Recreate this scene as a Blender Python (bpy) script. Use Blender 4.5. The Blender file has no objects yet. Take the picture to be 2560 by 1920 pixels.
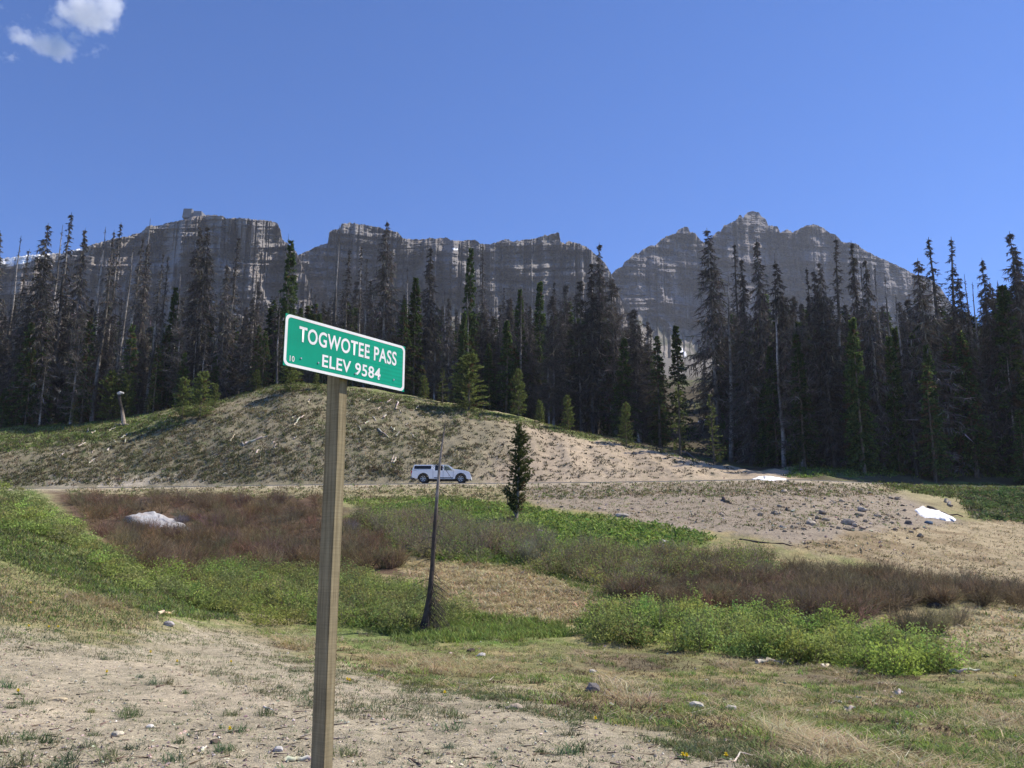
import bpy, bmesh, math, random
import numpy as np
from mathutils import Vector
R = math.radians
sc = bpy.context.scene
COL = sc.collection
rng = np.random.default_rng(11)
random.seed(5)

# ------------------------------------------------------------------ camera constants
F = 2145.0; PITCH = R(11.5); EYE = 1.6
cP, sP = math.cos(PITCH), math.sin(PITCH)
def ratio(py):
    v = (960 - np.asarray(py, float)) / F
    return (sP + v * cP) / (cP - v * sP)
def at(px, py, Y):
    a = (px - 1280) / F; v = (960 - py) / F
    t = Y / (cP - v * sP)
    return np.array([a * t, Y, EYE + (sP + v * cP) * t])
def to_px(x, y, z):
    d = y * cP + (z - EYE) * sP; u = (z - EYE) * cP - y * sP
    d = np.where(d < 0.05, 0.05, d)
    return 1280 + F * x / d, 960 - F * u / d

# ------------------------------------------------------------------ noise
def _hash(ix, iy, iz, seed):
    h = (ix.astype(np.int64) * 374761393 + iy.astype(np.int64) * 668265263 + iz.astype(np.int64) * 1440662683 + seed * 974711) & 0xffffffff
    h = h.astype(np.uint64)
    h = ((h ^ (h >> np.uint64(13))) * np.uint64(1274126177)) & np.uint64(0xffffffff)
    h = h ^ (h >> np.uint64(16))
    return h.astype(np.float64) / 4294967295.0
def vnoise(x, y, z=0.0, seed=0):
    x, y, z = np.broadcast_arrays(np.asarray(x, float), np.asarray(y, float), np.asarray(z, float))
    ix, iy, iz = np.floor(x), np.floor(y), np.floor(z)
    fx, fy, fz = x - ix, y - iy, z - iz
    fx = fx * fx * (3 - 2 * fx); fy = fy * fy * (3 - 2 * fy); fz = fz * fz * (3 - 2 * fz)
    r = 0
    for dz in (0, 1):
        wz = fz if dz else 1 - fz
        for dy in (0, 1):
            wy = fy if dy else 1 - fy
            for dx in (0, 1):
                wx = fx if dx else 1 - fx
                r = r + _hash(ix + dx, iy + dy, iz + dz, seed) * wx * wy * wz
    return r * 2 - 1
def fbm(x, y, z=0.0, o=4, seed=0, g=0.5):
    r = 0; a = 1.0; f = 1.0; s = 0
    for i in range(o):
        r = r + a * vnoise(np.asarray(x) * f, np.asarray(y) * f, np.asarray(z) * f, seed + i * 7); s += a; a *= g; f *= 2.03
    return r / s
def sstep(a, b, x):
    t = np.clip((x - a) / (b - a), 0, 1); return t * t * (3 - 2 * t)
def inpoly(px, py, poly):
    px = np.asarray(px); py = np.asarray(py); ins = np.zeros(px.shape, bool); n = len(poly)
    for i in range(n):
        x1, y1 = poly[i]; x2, y2 = poly[(i + 1) % n]
        if y1 == y2: continue
        c = ((y1 > py) != (y2 > py)) & (px < (x2 - x1) * (py - y1) / (y2 - y1) + x1)
        ins ^= c
    return ins

# ------------------------------------------------------------------ terrain heights
TC = np.array([-400, 0, 300, 500, 700, 1000, 1300, 1600, 1900, 2200, 2560, 3000], float)
FD = np.array([.5, 4, 6.6, 9, 12, 16, 20, 25, 30, 36, 44, 52, 60, 68, 73], float)
FZ = np.array([
 [.1, .1, .1, .2, .4, .9, 1.9, 3.3, 4.9, 6.0, 6.1, 6.2, 6.7, 7.5, 8.0],
 [0, .05, .1, .1, .15, .45, 1.1, 2.2, 3.6, 4.9, 4.4, 4.6, 5.6, 7.1, 8.0],
 [0, 0, .05, 0, 0, .05, .3, .9, 1.4, 1.7, 2.3, 3.6, 5.1, 6.9, 7.95],
 [0, 0, 0, -.05, -.1, -.25, -.2, 0, .3, .9, 1.9, 3.4, 5.1, 6.9, 7.95],
 [0, 0, 0, -.05, -.15, -.4, -.6, -.5, -.1, .6, 1.8, 3.4, 5.1, 6.9, 7.95],
 [0, 0, 0, -.08, -.25, -.55, -.8, -.75, -.3, .4, 1.8, 3.4, 5.1, 6.9, 7.95],
 [0, 0, 0, -.1, -.3, -.6, -.8, -.75, -.3, .4, 1.8, 3.4, 5.1, 6.9, 7.95],
 [0, 0, -.02, -.15, -.4, -.7, -.85, -.8, -.3, .4, 1.8, 3.4, 5.1, 6.9, 7.95],
 [0, 0, -.05, -.25, -.55, -.8, -.9, -.8, -.3, .5, 1.9, 3.5, 5.2, 7.0, 7.95],
 [0, -.02, -.15, -.4, -.7, -.9, -1.0, -.8, -.25, .55, 1.9, 3.4, 5.1, 6.9, 7.95],
 [0, -.1, -.35, -.65, -.85, -1, -1.05, -.8, -.2, .6, 1.8, 3.0, 4.5, 6.4, 7.8],
 [0, -.1, -.4, -.7, -.9, -1, -1.05, -.8, -.2, .6, 1.8, 3.0, 4.5, 6.4, 7.8]])
ROADZ = 8.3
LIPX = [-1500, -400, 0, 300, 700, 1100, 1300, 1500, 1700, 1900, 2050, 2250, 2560, 3000, 4500]
LIPY = [1226, 1222, 1220, 1217, 1211, 1207, 1206, 1204, 1201, 1197, 1198, 1209, 1216, 1218, 1222]
CRX = [-1500, -400, 0, 300, 500, 700, 1000, 1150, 1300, 1450, 1600, 1750, 1900, 2050, 2250, 2560, 3500]
CRY = [1050, 1055, 1062, 1042, 1000, 948, 988, 1012, 1046, 1075, 1108, 1146, 1180, 1155, 1120, 1105, 1100]
CRD = [106, 106, 106, 107, 110, 113, 113, 112, 110, 108, 106, 103, 99, 110, 118, 118, 118]
gpx = np.linspace(-1500, 4200, 380)
gu = (gpx - 1280) / F / (cP + .205 * sP)
def smooth1(a, k):
    w = np.hanning(k + 2)[1:-1]; w /= w.sum()
    p = np.pad(a, (k // 2, k // 2), mode='edge')
    return np.convolve(p, w, 'valid')[:len(a)]
lip = smooth1(np.interp(gpx, LIPX, LIPY), 15)
YR = (ROADZ - EYE) / ratio(lip)                 # depth of the near road edge in each column
cry = smooth1(np.interp(gpx, CRX, CRY), 9)
crd = smooth1(np.interp(gpx, CRX, CRD), 9)
NS = 900
gs = np.linspace(math.log(.5), math.log(2600), NS)
gd = np.exp(gs)                                 # warped depth
GZ = np.zeros((len(gpx), NS))
for i in range(len(gpx)):
    c = np.clip(gpx[i], -400, 3000)
    fz = [np.interp(c, TC, FZ[:, k]) for k in range(len(FD))]
    k_ = YR[i] / 75.0
    D = list(FD) + [75.0]; Z = list(fz) + [ROADZ - .06]
    D += [84.2, 85.6]; Z += [ROADZ + .44, ROADZ + .3]
    zc = EYE + crd[i] * k_ * float(ratio(cry[i]))
    zc = max(zc, ROADZ + .8)
    for s in np.linspace(.06, 1, 14):
        D.append(85.6 + (crd[i] - 85.6) * s); Z.append(ROADZ + .3 + (zc - ROADZ - .3) * (1 - (1 - s) ** 1.22))
    for d_, p_ in ((122, None), (140, None), (180, 968), (300, 940), (600, 915), (900, 895), (2600, 880)):
        if d_ <= D[-1] + 2: continue
        if p_ is None: z_ = Z[-1] + (d_ - D[-1]) * .14
        else: z_ = max(Z[-1] + (d_ - D[-1]) * .1, EYE + d_ * k_ * float(ratio(p_))) if d_ < 2000 else Z[-1]
        D.append(d_); Z.append(z_)
    GZ[i] = np.interp(gd, D, Z)
def blur(A, k, ax):
    return np.apply_along_axis(lambda a: smooth1(a, k), ax, A)
GZ = blur(blur(GZ, 7, 0), 5, 1)
near = blur(GZ, 41, 1)
wn = 1 - sstep(40, 60, gd)
GZ = GZ * (1 - wn) + near * wn
def zbase(x, y):
    x = np.asarray(x, float); y = np.asarray(y, float)
    yy = np.maximum(y, .5)
    fu = np.clip((np.clip(x / yy, gu[0], gu[-1]) - gu[0]) / (gu[1] - gu[0]), 0, len(gu) - 1.001)
    iu = fu.astype(int); du = fu - iu
    yr = YR[iu] * (1 - du) + YR[iu + 1] * du
    w = yy * 75.0 / yr
    fs = np.clip((np.log(w) - gs[0]) / (gs[1] - gs[0]), 0, NS - 1.001)
    js = fs.astype(int); ds = fs - js
    z = (GZ[iu, js] * (1 - du) * (1 - ds) + GZ[iu + 1, js] * du * (1 - ds) + GZ[iu, js + 1] * (1 - du) * ds + GZ[iu + 1, js + 1] * du * ds)
    return z, w
def zf(x, y):
    z, w = zbase(x, y)
    x = np.asarray(x, float); y = np.asarray(y, float)
    road = sstep(72.5, 74.8, w) * (1 - sstep(84.2, 86.5, w))
    amp = .035 + .05 * sstep(9, 25, w) + .10 * sstep(86, 95, w) + .4 * sstep(150, 400, w)
    n = fbm(x * .9, y * .9, 0, 3, 3) * amp + fbm(x * .13, y * .13, 0, 2, 9) * (.02 + .12 * sstep(9, 30, w) + .35 * sstep(88, 100, w)) + fbm(x * 4.1, y * 4.1, 0, 2, 19) * .018
    gul = np.abs(fbm(x * .22, y * .05, 0, 3, 31)) * .7 * sstep(86.5, 92, w) * (1 - sstep(102, 115, w))
    return z + (n - gul) * (1 - road)
def warp(x, y): return zbase(x, y)[1]
HS = np.exp(np.linspace(math.log(3.0), math.log(260), 520))
def hit(px, py):
    """where the view ray of a photo point first meets the ground"""
    px = np.atleast_1d(np.asarray(px, float)); py = np.atleast_1d(np.asarray(py, float))
    out = np.zeros((len(px), 3)); ok = np.zeros(len(px), bool)
    for s in range(0, len(px), 2000):
        p = px[s:s + 2000]; q = py[s:s + 2000]
        v = (960 - q) / F; a = (p - 1280) / F / (cP - v * sP); r = (sP + v * cP) / (cP - v * sP)
        Zg = np.stack([zbase(a * h, np.full_like(a, h))[0] for h in HS], 1)
        below = EYE + r[:, None] * HS[None] <= Zg + .015
        j = np.argmax(below, 1); o = below.any(1); y0 = HS[j]
        k = np.linspace(.955, 1.05, 30)[None] * y0[:, None]
        b2 = EYE + r[:, None] * k <= zf(a[:, None] * k, k)
        j2 = np.where(b2.any(1), np.argmax(b2, 1), 14); y_ = k[np.arange(len(p)), j2]; x_ = a * y_
        out[s:s + 2000] = np.stack([x_, y_, zf(x_, y_)], 1); ok[s:s + 2000] = o
    return out, ok
def sample_poly(poly, n, excl=()):
    P = np.array(poly, float); lo, hi = P.min(0), P.max(0); res = []
    tot = 0
    while tot < n:
        q = rng.uniform(lo, hi, (n * 3 + 20, 2)); wob = q + np.stack([15 * fbm(q[:, 0] * .022, q[:, 1] * .05, 0, 3, 401), 6 * fbm(q[:, 0] * .022, q[:, 1] * .05, 0, 3, 402)], 1) + rng.normal(0, 1, q.shape) * np.array([5, 1.6])
        m = inpoly(wob[:, 0], wob[:, 1], poly)
        for e in excl: m &= ~inpoly(q[:, 0], q[:, 1], e)
        q = q[m]; res.append(q); tot += len(q)
    q = np.concatenate(res)[:n]
    pts, ok = hit(q[:, 0], q[:, 1])
    return pts[ok]

# ------------------------------------------------------------------ mesh + tagging helpers
def tag(o, label=None, cat=None, group=None, kind=None):
    if label: o['label'] = label
    if cat: o['category'] = cat
    if group: o['group'] = group
    if kind: o['kind'] = kind
    return o
def mesh_np(name, V, T, C=None, smooth=False):
    me = bpy.data.meshes.new(name)
    V = np.ascontiguousarray(V, np.float32); T = np.ascontiguousarray(T, np.int32)
    k = T.shape[1]
    me.vertices.add(len(V)); me.vertices.foreach_set('co', V.ravel())
    me.loops.add(T.size); me.loops.foreach_set('vertex_index', T.ravel())
    me.polygons.add(len(T)); me.polygons.foreach_set('loop_start', np.arange(0, T.size, k, dtype=np.int32))
    me.polygons.foreach_set('use_smooth', np.full(len(T), bool(smooth)))
    if C is not None:
        a = me.color_attributes.new('Col', 'FLOAT_COLOR', 'POINT')
        c = np.ones((len(V), 4), np.float32); c[:, :3] = C
        a.data.foreach_set('color', c.ravel())
    me.update(calc_edges=True); me.validate()
    return me
def link(name, me, mat, parent=None, loc=None):
    o = bpy.data.objects.new(name, me); COL.objects.link(o)
    if mat and not me.materials: me.materials.append(mat)
    if parent: o.parent = parent
    if loc is not None: o.location = loc
    return o
def empty(name, loc=(0, 0, 0), rz=0):
    o = bpy.data.objects.new(name, None); COL.objects.link(o); o.location = loc; o.rotation_euler = (0, 0, rz)
    o.empty_display_size = .2
    return o
class MB:
    def __init__(s): s.V = []; s.T = []; s.C = []; s.n = 0
    def add(s, V, T, C=None):
        V = np.asarray(V, float).reshape(-1, 3); T = np.asarray(T, int)
        if T.shape[1] == 4: T = np.concatenate([T[:, [0, 1, 2]], T[:, [0, 2, 3]]])
        s.V.append(V); s.T.append(T + s.n); s.n += len(V)
        c = np.ones((len(V), 3)) if C is None else np.broadcast_to(np.asarray(C, float), (len(V), 3))
        s.C.append(c)
    def tube(s, P, r, n=6, C=None, cap=True):
        P = np.asarray(P, float); r = np.broadcast_to(np.asarray(r, float), (len(P),))
        d = np.gradient(P, axis=0); d /= np.linalg.norm(d, axis=1, keepdims=True) + 1e-9
        ref = np.where(np.abs(d[:, 2:3]) > .9, np.array([[1., 0, 0]]), np.array([[0, 0, 1.]]))
        ref = np.broadcast_to(ref[0], d.shape)
        a = np.cross(d, ref); a /= np.linalg.norm(a, axis=1, keepdims=True) + 1e-9
        b = np.cross(d, a)
        t = np.linspace(0, 2 * math.pi, n, endpoint=False)
        V = P[:, None] + r[:, None, None] * (np.cos(t)[None, :, None] * a[:, None] + np.sin(t)[None, :, None] * b[:, None])
        m = len(P); V = V.reshape(-1, 3); T = []
        for i in range(m - 1):
            for j in range(n):
                T.append((i * n + j, (i + 1) * n + j, (i + 1) * n + (j + 1) % n, i * n + (j + 1) % n))
        T = np.array(T); T = np.concatenate([T[:, [0, 1, 2]], T[:, [0, 2, 3]]])
        if cap:
            e = [(0, j + 1, j) for j in range(1, n - 1)] + [((m - 1) * n, (m - 1) * n + j, (m - 1) * n + j + 1) for j in range(1, n - 1)]
            T = np.concatenate([T, np.array(e)])
        if C is not None and np.ndim(C) == 2: C = np.repeat(np.asarray(C), n, axis=0)
        s.add(V, T, C)
    def box(s, lo, hi, C=None):
        x0, y0, z0 = lo; x1, y1, z1 = hi
        V = [(x0, y0, z0), (x1, y0, z0), (x1, y1, z0), (x0, y1, z0), (x0, y0, z1), (x1, y0, z1), (x1, y1, z1), (x0, y1, z1)]
        s.add(V, np.array([(0, 3, 2, 1), (4, 5, 6, 7), (0, 1, 5, 4), (1, 2, 6, 5), (2, 3, 7, 6), (3, 0, 4, 7)]), C)
    def blades(s, P, D, S, C):
        """triangles: base P-S, P+S, tip P+D"""
        n = len(P)
        if n == 0: return
        V = np.stack([P - S, P + S, P + D], 1).reshape(-1, 3)
        s.add(V, np.arange(3 * n).reshape(n, 3), np.repeat(C, 3, axis=0) if np.ndim(C) == 2 else C)
    def bent(s, P, D, S, bend, C):
        """bent blade: 5 verts; bend is added at the tip"""
        n = len(P); M = P + D * .55 + bend * .25
        V = np.stack([P - S, P + S, M + S * .8, M - S * .8, P + D + bend], 1).reshape(-1, 3)
        b = np.arange(n)[:, None] * 5
        T = np.concatenate([b + np.array([[0, 1, 2]]), b + np.array([[0, 2, 3]]), b + np.array([[3, 2, 4]])])
        s.add(V, T, np.repeat(C, 5, axis=0) if np.ndim(C) == 2 else C)
    def leaves(s, P, A, B, C):
        n = len(P)
        V = np.stack([P - A, P + B, P + A, P - B], 1).reshape(-1, 3)
        b = np.arange(n)[:, None] * 4
        T = np.concatenate([b + np.array([[0, 1, 2]]), b + np.array([[0, 2, 3]])])
        s.add(V, T, np.repeat(C, 4, axis=0) if np.ndim(C) == 2 else C)
    def mesh(s, name, smooth=False):
        return mesh_np(name, np.concatenate(s.V), np.concatenate(s.T), np.concatenate(s.C), smooth)
    def build(s, name, mat, parent=None, smooth=False, loc=None):
        return link(name, s.mesh(name, smooth), mat, parent, loc)
def unit(n):
    v = rng.normal(size=(n, 3)); return v / np.linalg.norm(v, axis=1, keepdims=True)
def perp(D):
    v = np.cross(D, unit(len(D))); return v / (np.linalg.norm(v, axis=1, keepdims=True) + 1e-9)
def jit(c, n, a=.25, h=.1):
    c = np.asarray(c, float); k = 1 + rng.normal(0, a, (n, 1)); return np.clip(c[None] * k * (1 + rng.normal(0, h, (n, 3))), .004, .95)
def pick(cols, n, a=.22, h=.08):
    cols = np.asarray(cols, float); i = rng.integers(0, len(cols), n)
    return np.clip(cols[i] * (1 + rng.normal(0, a, (n, 1))) * (1 + rng.normal(0, h, (n, 3))), .004, .95)

# ------------------------------------------------------------------ materials
def mat_new(name):
    m = bpy.data.materials.new(name); m.use_nodes = True
    nt = m.node_tree; nt.nodes.clear()
    return m, nt, nt.nodes, nt.links
def N(ns, t, **kw):
    n = ns.new(t)
    for k, v in kw.items():
        if k in n.inputs.keys() if not hasattr(n, k) else False: n.inputs[k].default_value = v
        elif hasattr(n, k): setattr(n, k, v)
    return n
def noise(ns, lk, scale, detail=4, rough=.55, coord='Object', vec=None):
    n = ns.new('ShaderNodeTexNoise'); n.inputs['Scale'].default_value = scale; n.inputs['Detail'].default_value = detail; n.inputs['Roughness'].default_value = rough
    if vec is None:
        tc = ns.new('ShaderNodeTexCoord'); vec = tc.outputs[coord]
    lk.new(vec, n.inputs['Vector']); return n
def maprange(ns, lk, sock, a, b, c, d):
    m = ns.new('ShaderNodeMapRange'); lk.new(sock, m.inputs[0])
    for i, v in enumerate((a, b, c, d)): m.inputs[i + 1].default_value = v
    return m.outputs[0]
def mul_col(ns, lk, col, fac):
    m = ns.new('ShaderNodeMix'); m.data_type = 'RGBA'; m.blend_type = 'MULTIPLY'; m.inputs[0].default_value = 1
    lk.new(col, m.inputs[6])
    c = ns.new('ShaderNodeCombineColor')
    for i in range(3): lk.new(fac, c.inputs[i])
    lk.new(c.outputs[0], m.inputs[7]); return m.outputs[2]
def math_n(ns, lk, op, a, b):
    m = ns.new('ShaderNodeMath'); m.operation = op
    for i, v in enumerate((a, b)):
        if isinstance(v, (int, float)): m.inputs[i].default_value = v
        else: lk.new(v, m.inputs[i])
    return m.outputs[0]
def simple(name, col, rough=.6, metal=0, spec=.5, noise_amt=0, nscale=8):
    m, nt, ns, lk = mat_new(name)
    b = ns.new('ShaderNodeBsdfPrincipled'); o = ns.new('ShaderNodeOutputMaterial'); lk.new(b.outputs[0], o.inputs[0])
    b.inputs['Roughness'].default_value = rough; b.inputs['Metallic'].default_value = metal; b.inputs['Specular IOR Level'].default_value = spec
    rgb = ns.new('ShaderNodeRGB'); rgb.outputs[0].default_value = (*col, 1)
    n = noise(ns, lk, nscale, 5)
    f = maprange(ns, lk, n.outputs[0], .25, .75, 1 - noise_amt, 1 + noise_amt)
    lk.new(mul_col(ns, lk, rgb.outputs[0], f), b.inputs['Base Color'])
    return m
def attr_mat(name, rough=.9, trans=0.0, nscale=None, namt=.3, objvar=.25, bump=0, bscale=20, spec=.2):
    """base colour from the Col attribute, varied a little per object and by noise; optional leaf translucency"""
    m, nt, ns, lk = mat_new(name)
    o = ns.new('ShaderNodeOutputMaterial')
    at_ = ns.new('ShaderNodeAttribute'); at_.attribute_name = 'Col'
    oi = ns.new('ShaderNodeObjectInfo')
    f = maprange(ns, lk, oi.outputs['Random'], 0, 1, 1 - objvar, 1 + objvar)
    if nscale:
        n = noise(ns, lk, nscale, 4)
        f = math_n(ns, lk, 'MULTIPLY', f, maprange(ns, lk, n.outputs[0], .3, .7, 1 - namt, 1 + namt))
    c = mul_col(ns, lk, at_.outputs['Color'], f)
    b = ns.new('ShaderNodeBsdfPrincipled'); b.inputs['Roughness'].default_value = rough; b.inputs['Specular IOR Level'].default_value = spec
    lk.new(c, b.inputs['Base Color'])
    if bump:
        nb = noise(ns, lk, bscale, 6); bp = ns.new('ShaderNodeBump'); bp.inputs['Strength'].default_value = 1; bp.inputs['Distance'].default_value = bump
        lk.new(nb.outputs[0], bp.inputs['Height']); lk.new(bp.outputs[0], b.inputs['Normal'])
    if trans:
        t = ns.new('ShaderNodeBsdfTranslucent'); lk.new(c, t.inputs[0]); mx = ns.new('ShaderNodeMixShader'); mx.inputs[0].default_value = trans
        lk.new(b.outputs[0], mx.inputs[1]); lk.new(t.outputs[0], mx.inputs[2]); lk.new(mx.outputs[0], o.inputs[0])
    else: lk.new(b.outputs[0], o.inputs[0])
    return m
M_leaf = attr_mat('leaf', .7, .42, objvar=.12)
M_needle = attr_mat('needle', .75, .4, objvar=.35)
M_twig = attr_mat('dead_twig', .9, .12, objvar=.35)
M_bark = attr_mat('bark', .95, 0, nscale=3.5, namt=.5, objvar=.3)
M_wood = attr_mat('bleached_wood', .9, 0, nscale=9, namt=.3, objvar=.15)
M_grass = attr_mat('grass_blade', .8, .35, objvar=0)
M_rock = attr_mat('rock', .95, 0, nscale=5, namt=.35, objvar=.25, bump=.03, bscale=12)
# ------------------------------------------------------------------ ground colour: real soil / turf patches
SAND = [(-400, 1530), (-100, 1545), (0, 1560), (120, 1580), (250, 1600), (400, 1575), (520, 1562), (640, 1590), (760, 1640), (880, 1672), (1000, 1700), (1200, 1722), (1400, 1750), (1540, 1800), (1700, 1828), (1850, 1862), (1930, 1900), (1980, 1940), (2100, 2100), (2500, 4000), (-2500, 4000), (-2500, 1600)]
BANK = [(-900, 1150), (0, 1185), (60, 1195), (140, 1265), (230, 1340), (400, 1450), (470, 1490), (620, 1555), (400, 1540), (250, 1500), (120, 1440), (0, 1400), (-900, 1380)]
BANKLOW = [(-900, 1380), (0, 1400), (120, 1440), (250, 1500), (400, 1540), (300, 1590), (0, 1560), (-900, 1540)]
WFLOOR = [(120, 1228), (400, 1238), (800, 1240), (900, 1300), (1000, 1390), (1030, 1440), (900, 1440), (620, 1420), (430, 1480), (330, 1440), (230, 1340)]
RBANK = [(1250, 1205), (1900, 1196), (2100, 1200), (2260, 1240), (2400, 1300), (2300, 1330), (2280, 1400), (2000, 1370), (1850, 1330), (1700, 1330), (1500, 1280), (1350, 1262)]
RGREEN = [(2170, 1200), (2300, 1208), (2560, 1210), (3000, 1210), (3000, 1290), (2480, 1280), (2400, 1240), (2300, 1232)]
RTAN = [(2260, 1320), (2420, 1300), (2560, 1300), (3000, 1300), (3000, 1480), (2560, 1470), (2350, 1450), (2150, 1395), (1950, 1370)]
GREEN1 = [(1050, 1248), (1200, 1255), (1330, 1275), (1500, 1295), (1680, 1318), (1790, 1350), (1640, 1400), (1400, 1410), (1150, 1410), (900, 1360), (880, 1290)]
GREEN2 = [(830, 1250), (1100, 1240), (1320, 1260), (1340, 1285), (1000, 1290)]
STRAW = [(1005, 1412), (1090, 1398), (1210, 1408), (1320, 1428), (1450, 1480), (1560, 1512), (1520, 1555), (1360, 1560), (1180, 1545), (1080, 1500)]
STRAW2 = [(2330, 1590), (2420, 1530), (2560, 1490), (3000, 1480), (3000, 1640), (2560, 1640), (2400, 1650)]
GRASSB = [(720, 1565), (1050, 1555), (1150, 1575), (1420, 1560), (1440, 1600), (1300, 1620), (1000, 1620), (760, 1610)]
MUD = [(1430, 1625), (1700, 1640), (1760, 1680), (1620, 1700), (1460, 1680)]
MUD2 = [(1950, 1650), (2150, 1680), (2350, 1700), (2300, 1740), (2100, 1730), (1960, 1690)]
def ground_color(x, y, z, w):
    px, py = to_px(x, y, z)
    n1 = fbm(x * .35, y * .35, 0, 4, 51); n2 = fbm(x * 1.6, y * 1.6, 0, 3, 61); n3 = fbm(x * .07, y * .07, 0, 3, 71)
    hp = np.clip(16 * 40 / np.maximum(w, 6), 4, 40)
    qx = px + hp * 2.5 * n1 + hp * n2; qy = py + hp * 1.0 * n2 + hp * .8 * n1
    C = np.zeros((len(x), 3)); C[:] = (.265, .24, .115)
    def put(poly, col, a=1.0):
        m = sum(inpoly(qx + hp * 1.5 * jx, qy + hp * .55 * jy, poly) for jx, jy in ((-1, -.5), (.4, -1), (1, .3), (-.3, 1), (0, 0), (.8, -.4))) / 6. * a
        C[:] = C * (1 - m[:, None]) + np.asarray(col)[None] * m[:, None]
    # meadow base: straw / moss / brown patches
    k = sstep(-.1, .25, n1)[:, None]; C[:] = C * (1 - k * .6) + np.array([.20, .225, .07]) * k * .6
    k = sstep(.05, .35, n2)[:, None]; C[:] = C * (1 - k * .6) + np.array([.45, .34, .18]) * k * .6
    k = sstep(.1, .4, -n1)[:, None]; C[:] = C * (1 - k * .55) + np.array([.13, .10, .065]) * k * .75
    far = sstep(58, 66, w + n1 * 5)[:, None]
    C[:] = C * (1 - far) + np.array([.34, .29, .165]) * far
    put(MUD, (.16, .115, .085), .75); put(MUD2, (.16, .12, .085), .7)
    put(WFLOOR, (.13, .085, .055)); put(BANKLOW, (.33, .29, .14)); put(BANK, (.24, .27, .10))
    put(GREEN2, (.25, .28, .095)); put(GREEN1, (.21, .28, .065)); put(STRAW, (.43, .34, .19)); put(STRAW2, (.43, .355, .22)); put(GRASSB, (.19, .235, .075))
    put(RBANK, (.305, .25, .19)); put(RTAN, (.385, .31, .195)); put(RGREEN, (.22, .25, .09))
    k = (inpoly(qx, qy, RTAN) * sstep(0, .3, n1))[:, None]; C[:] = C * (1 - k * .6) + np.array([.21, .15, .085]) * k * .6
    k = (inpoly(qx, qy, STRAW) * sstep(0.05, .3, n2))[:, None]; C[:] = C * (1 - k * .5) + np.array([.26, .22, .10]) * k * .5
    put(SAND, (.425, .365, .26))
    k = (inpoly(qx, qy, SAND) * sstep(.0, .4, n1))[:, None]; C[:] = C * (1 - k * .4) + np.array([.36, .295, .215]) * k * .6
    # verge of the road
    v = (sstep(69.5, 73, w + n2 * 1.5) * (1 - sstep(84, 86, w)))[:, None]; C[:] = C * (1 - v * .7) + np.array([.44, .37, .27]) * v * .7
    # cut slope behind the road
    hw = sstep(84.5, 86, w)
    cr = np.interp(px, CRX, CRD)
    s = (w - 85.6) / (cr - 85.6) + .06 * n1 + .04 * n2
    tan = sstep(1120, 1300, px + 220 * n3 + 60 * n1)
    hc = np.array([.27, .23, .15])[None] * (1 - tan[:, None]) + np.array([.44, .35, .25])[None] * tan[:, None]
    k = sstep(.05, .4, n2 + n3 * .6)[:, None] * (1 - tan[:, None] * .65); hc = hc * (1 - k * .55) + np.array([.12, .135, .055]) * k * .55
    k = (sstep(.05, .3, fbm(x * .2, z * .1, 0, 3, 81)) * tan)[:, None]; hc = hc * (1 - k * .35) + np.array([.30, .235, .175]) * k * .35
    pale = (np.exp(-((px - 300) / 190.) ** 2) * (1 - sstep(.10, .22, s)) * sstep(-.25, .1, n1 + n2))[:, None]
    hc = hc * (1 - pale) + np.array([.52, .44, .33]) * pale
    g = (sstep(.80, .92, s) * (1 - .55 * tan * sstep(1500, 1650, px)))[:, None] * sstep(-.35, .05, n2 + n1)[:, None]
    g = np.maximum(g, ((1 - sstep(250, 520, px)) * sstep(.45, .7, s))[:, None] * .8)
    hc = hc * (1 - g) + np.array([.18, .205, .075]) * g
    C[:] = C * (1 - hw[:, None]) + hc * hw[:, None]
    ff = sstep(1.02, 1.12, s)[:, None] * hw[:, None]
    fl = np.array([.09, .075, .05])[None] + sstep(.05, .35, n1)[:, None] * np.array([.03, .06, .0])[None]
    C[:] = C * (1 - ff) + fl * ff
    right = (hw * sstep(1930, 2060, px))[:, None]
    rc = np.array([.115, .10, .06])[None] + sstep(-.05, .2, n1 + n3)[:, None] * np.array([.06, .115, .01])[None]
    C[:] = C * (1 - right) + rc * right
    tl = sstep(210, 330, w)[:, None]; C[:] = C * (1 - tl) + np.array([.16, .145, .125]) * tl
    return np.clip(C, .01, .9)

# ------------------------------------------------------------------ ground: one sheet, denser towards the camera and the bank
ang = np.concatenate([np.linspace(-180, -44, 36)[:-1], np.linspace(-44, -38, 9)[:-1], np.linspace(-38, 38, 450)[:-1], np.linspace(38, 44, 9)[:-1], np.linspace(44, 180, 36)[:-1]])
rad = [0.4, 1.0, 1.6]
while rad[-1] < 1600:
    r_ = rad[-1]; rad.append(r_ * (1.03 if r_ < 5 else 1.0095 if r_ < 60 else 1.0062 if r_ < 150 else 1.03))
rad = np.array(rad)
A_, R_ = np.meshgrid(np.radians(ang), rad, indexing='ij')
gx = (R_ * np.sin(A_)).ravel(); gy = (R_ * np.cos(A_)).ravel()
gz = zf(gx, gy); gw = warp(gx, gy)
na, nr = len(ang), len(rad)
i0 = (np.arange(na)[:, None] * nr + np.arange(nr - 1)[None]); i1 = (((np.arange(na) + 1) % na)[:, None] * nr + np.arange(nr - 1)[None])
Q = np.stack([i0, i0 + 1, i1 + 1, i1], -1).reshape(-1, 4)[:, ::-1]
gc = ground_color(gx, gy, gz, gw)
GV = np.stack([gx, gy, gz], 1)
c0 = len(GV); GV = np.concatenate([GV, [[0, 0, float(zf(0., .01))]]]); gc = np.concatenate([gc, gc[:1]])
Tg = np.concatenate([Q[:, [0, 1, 2]], Q[:, [0, 2, 3]], np.stack([np.full(na, c0), ((np.arange(na) + 1) % na) * nr, np.arange(na) * nr], 1)])
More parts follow.
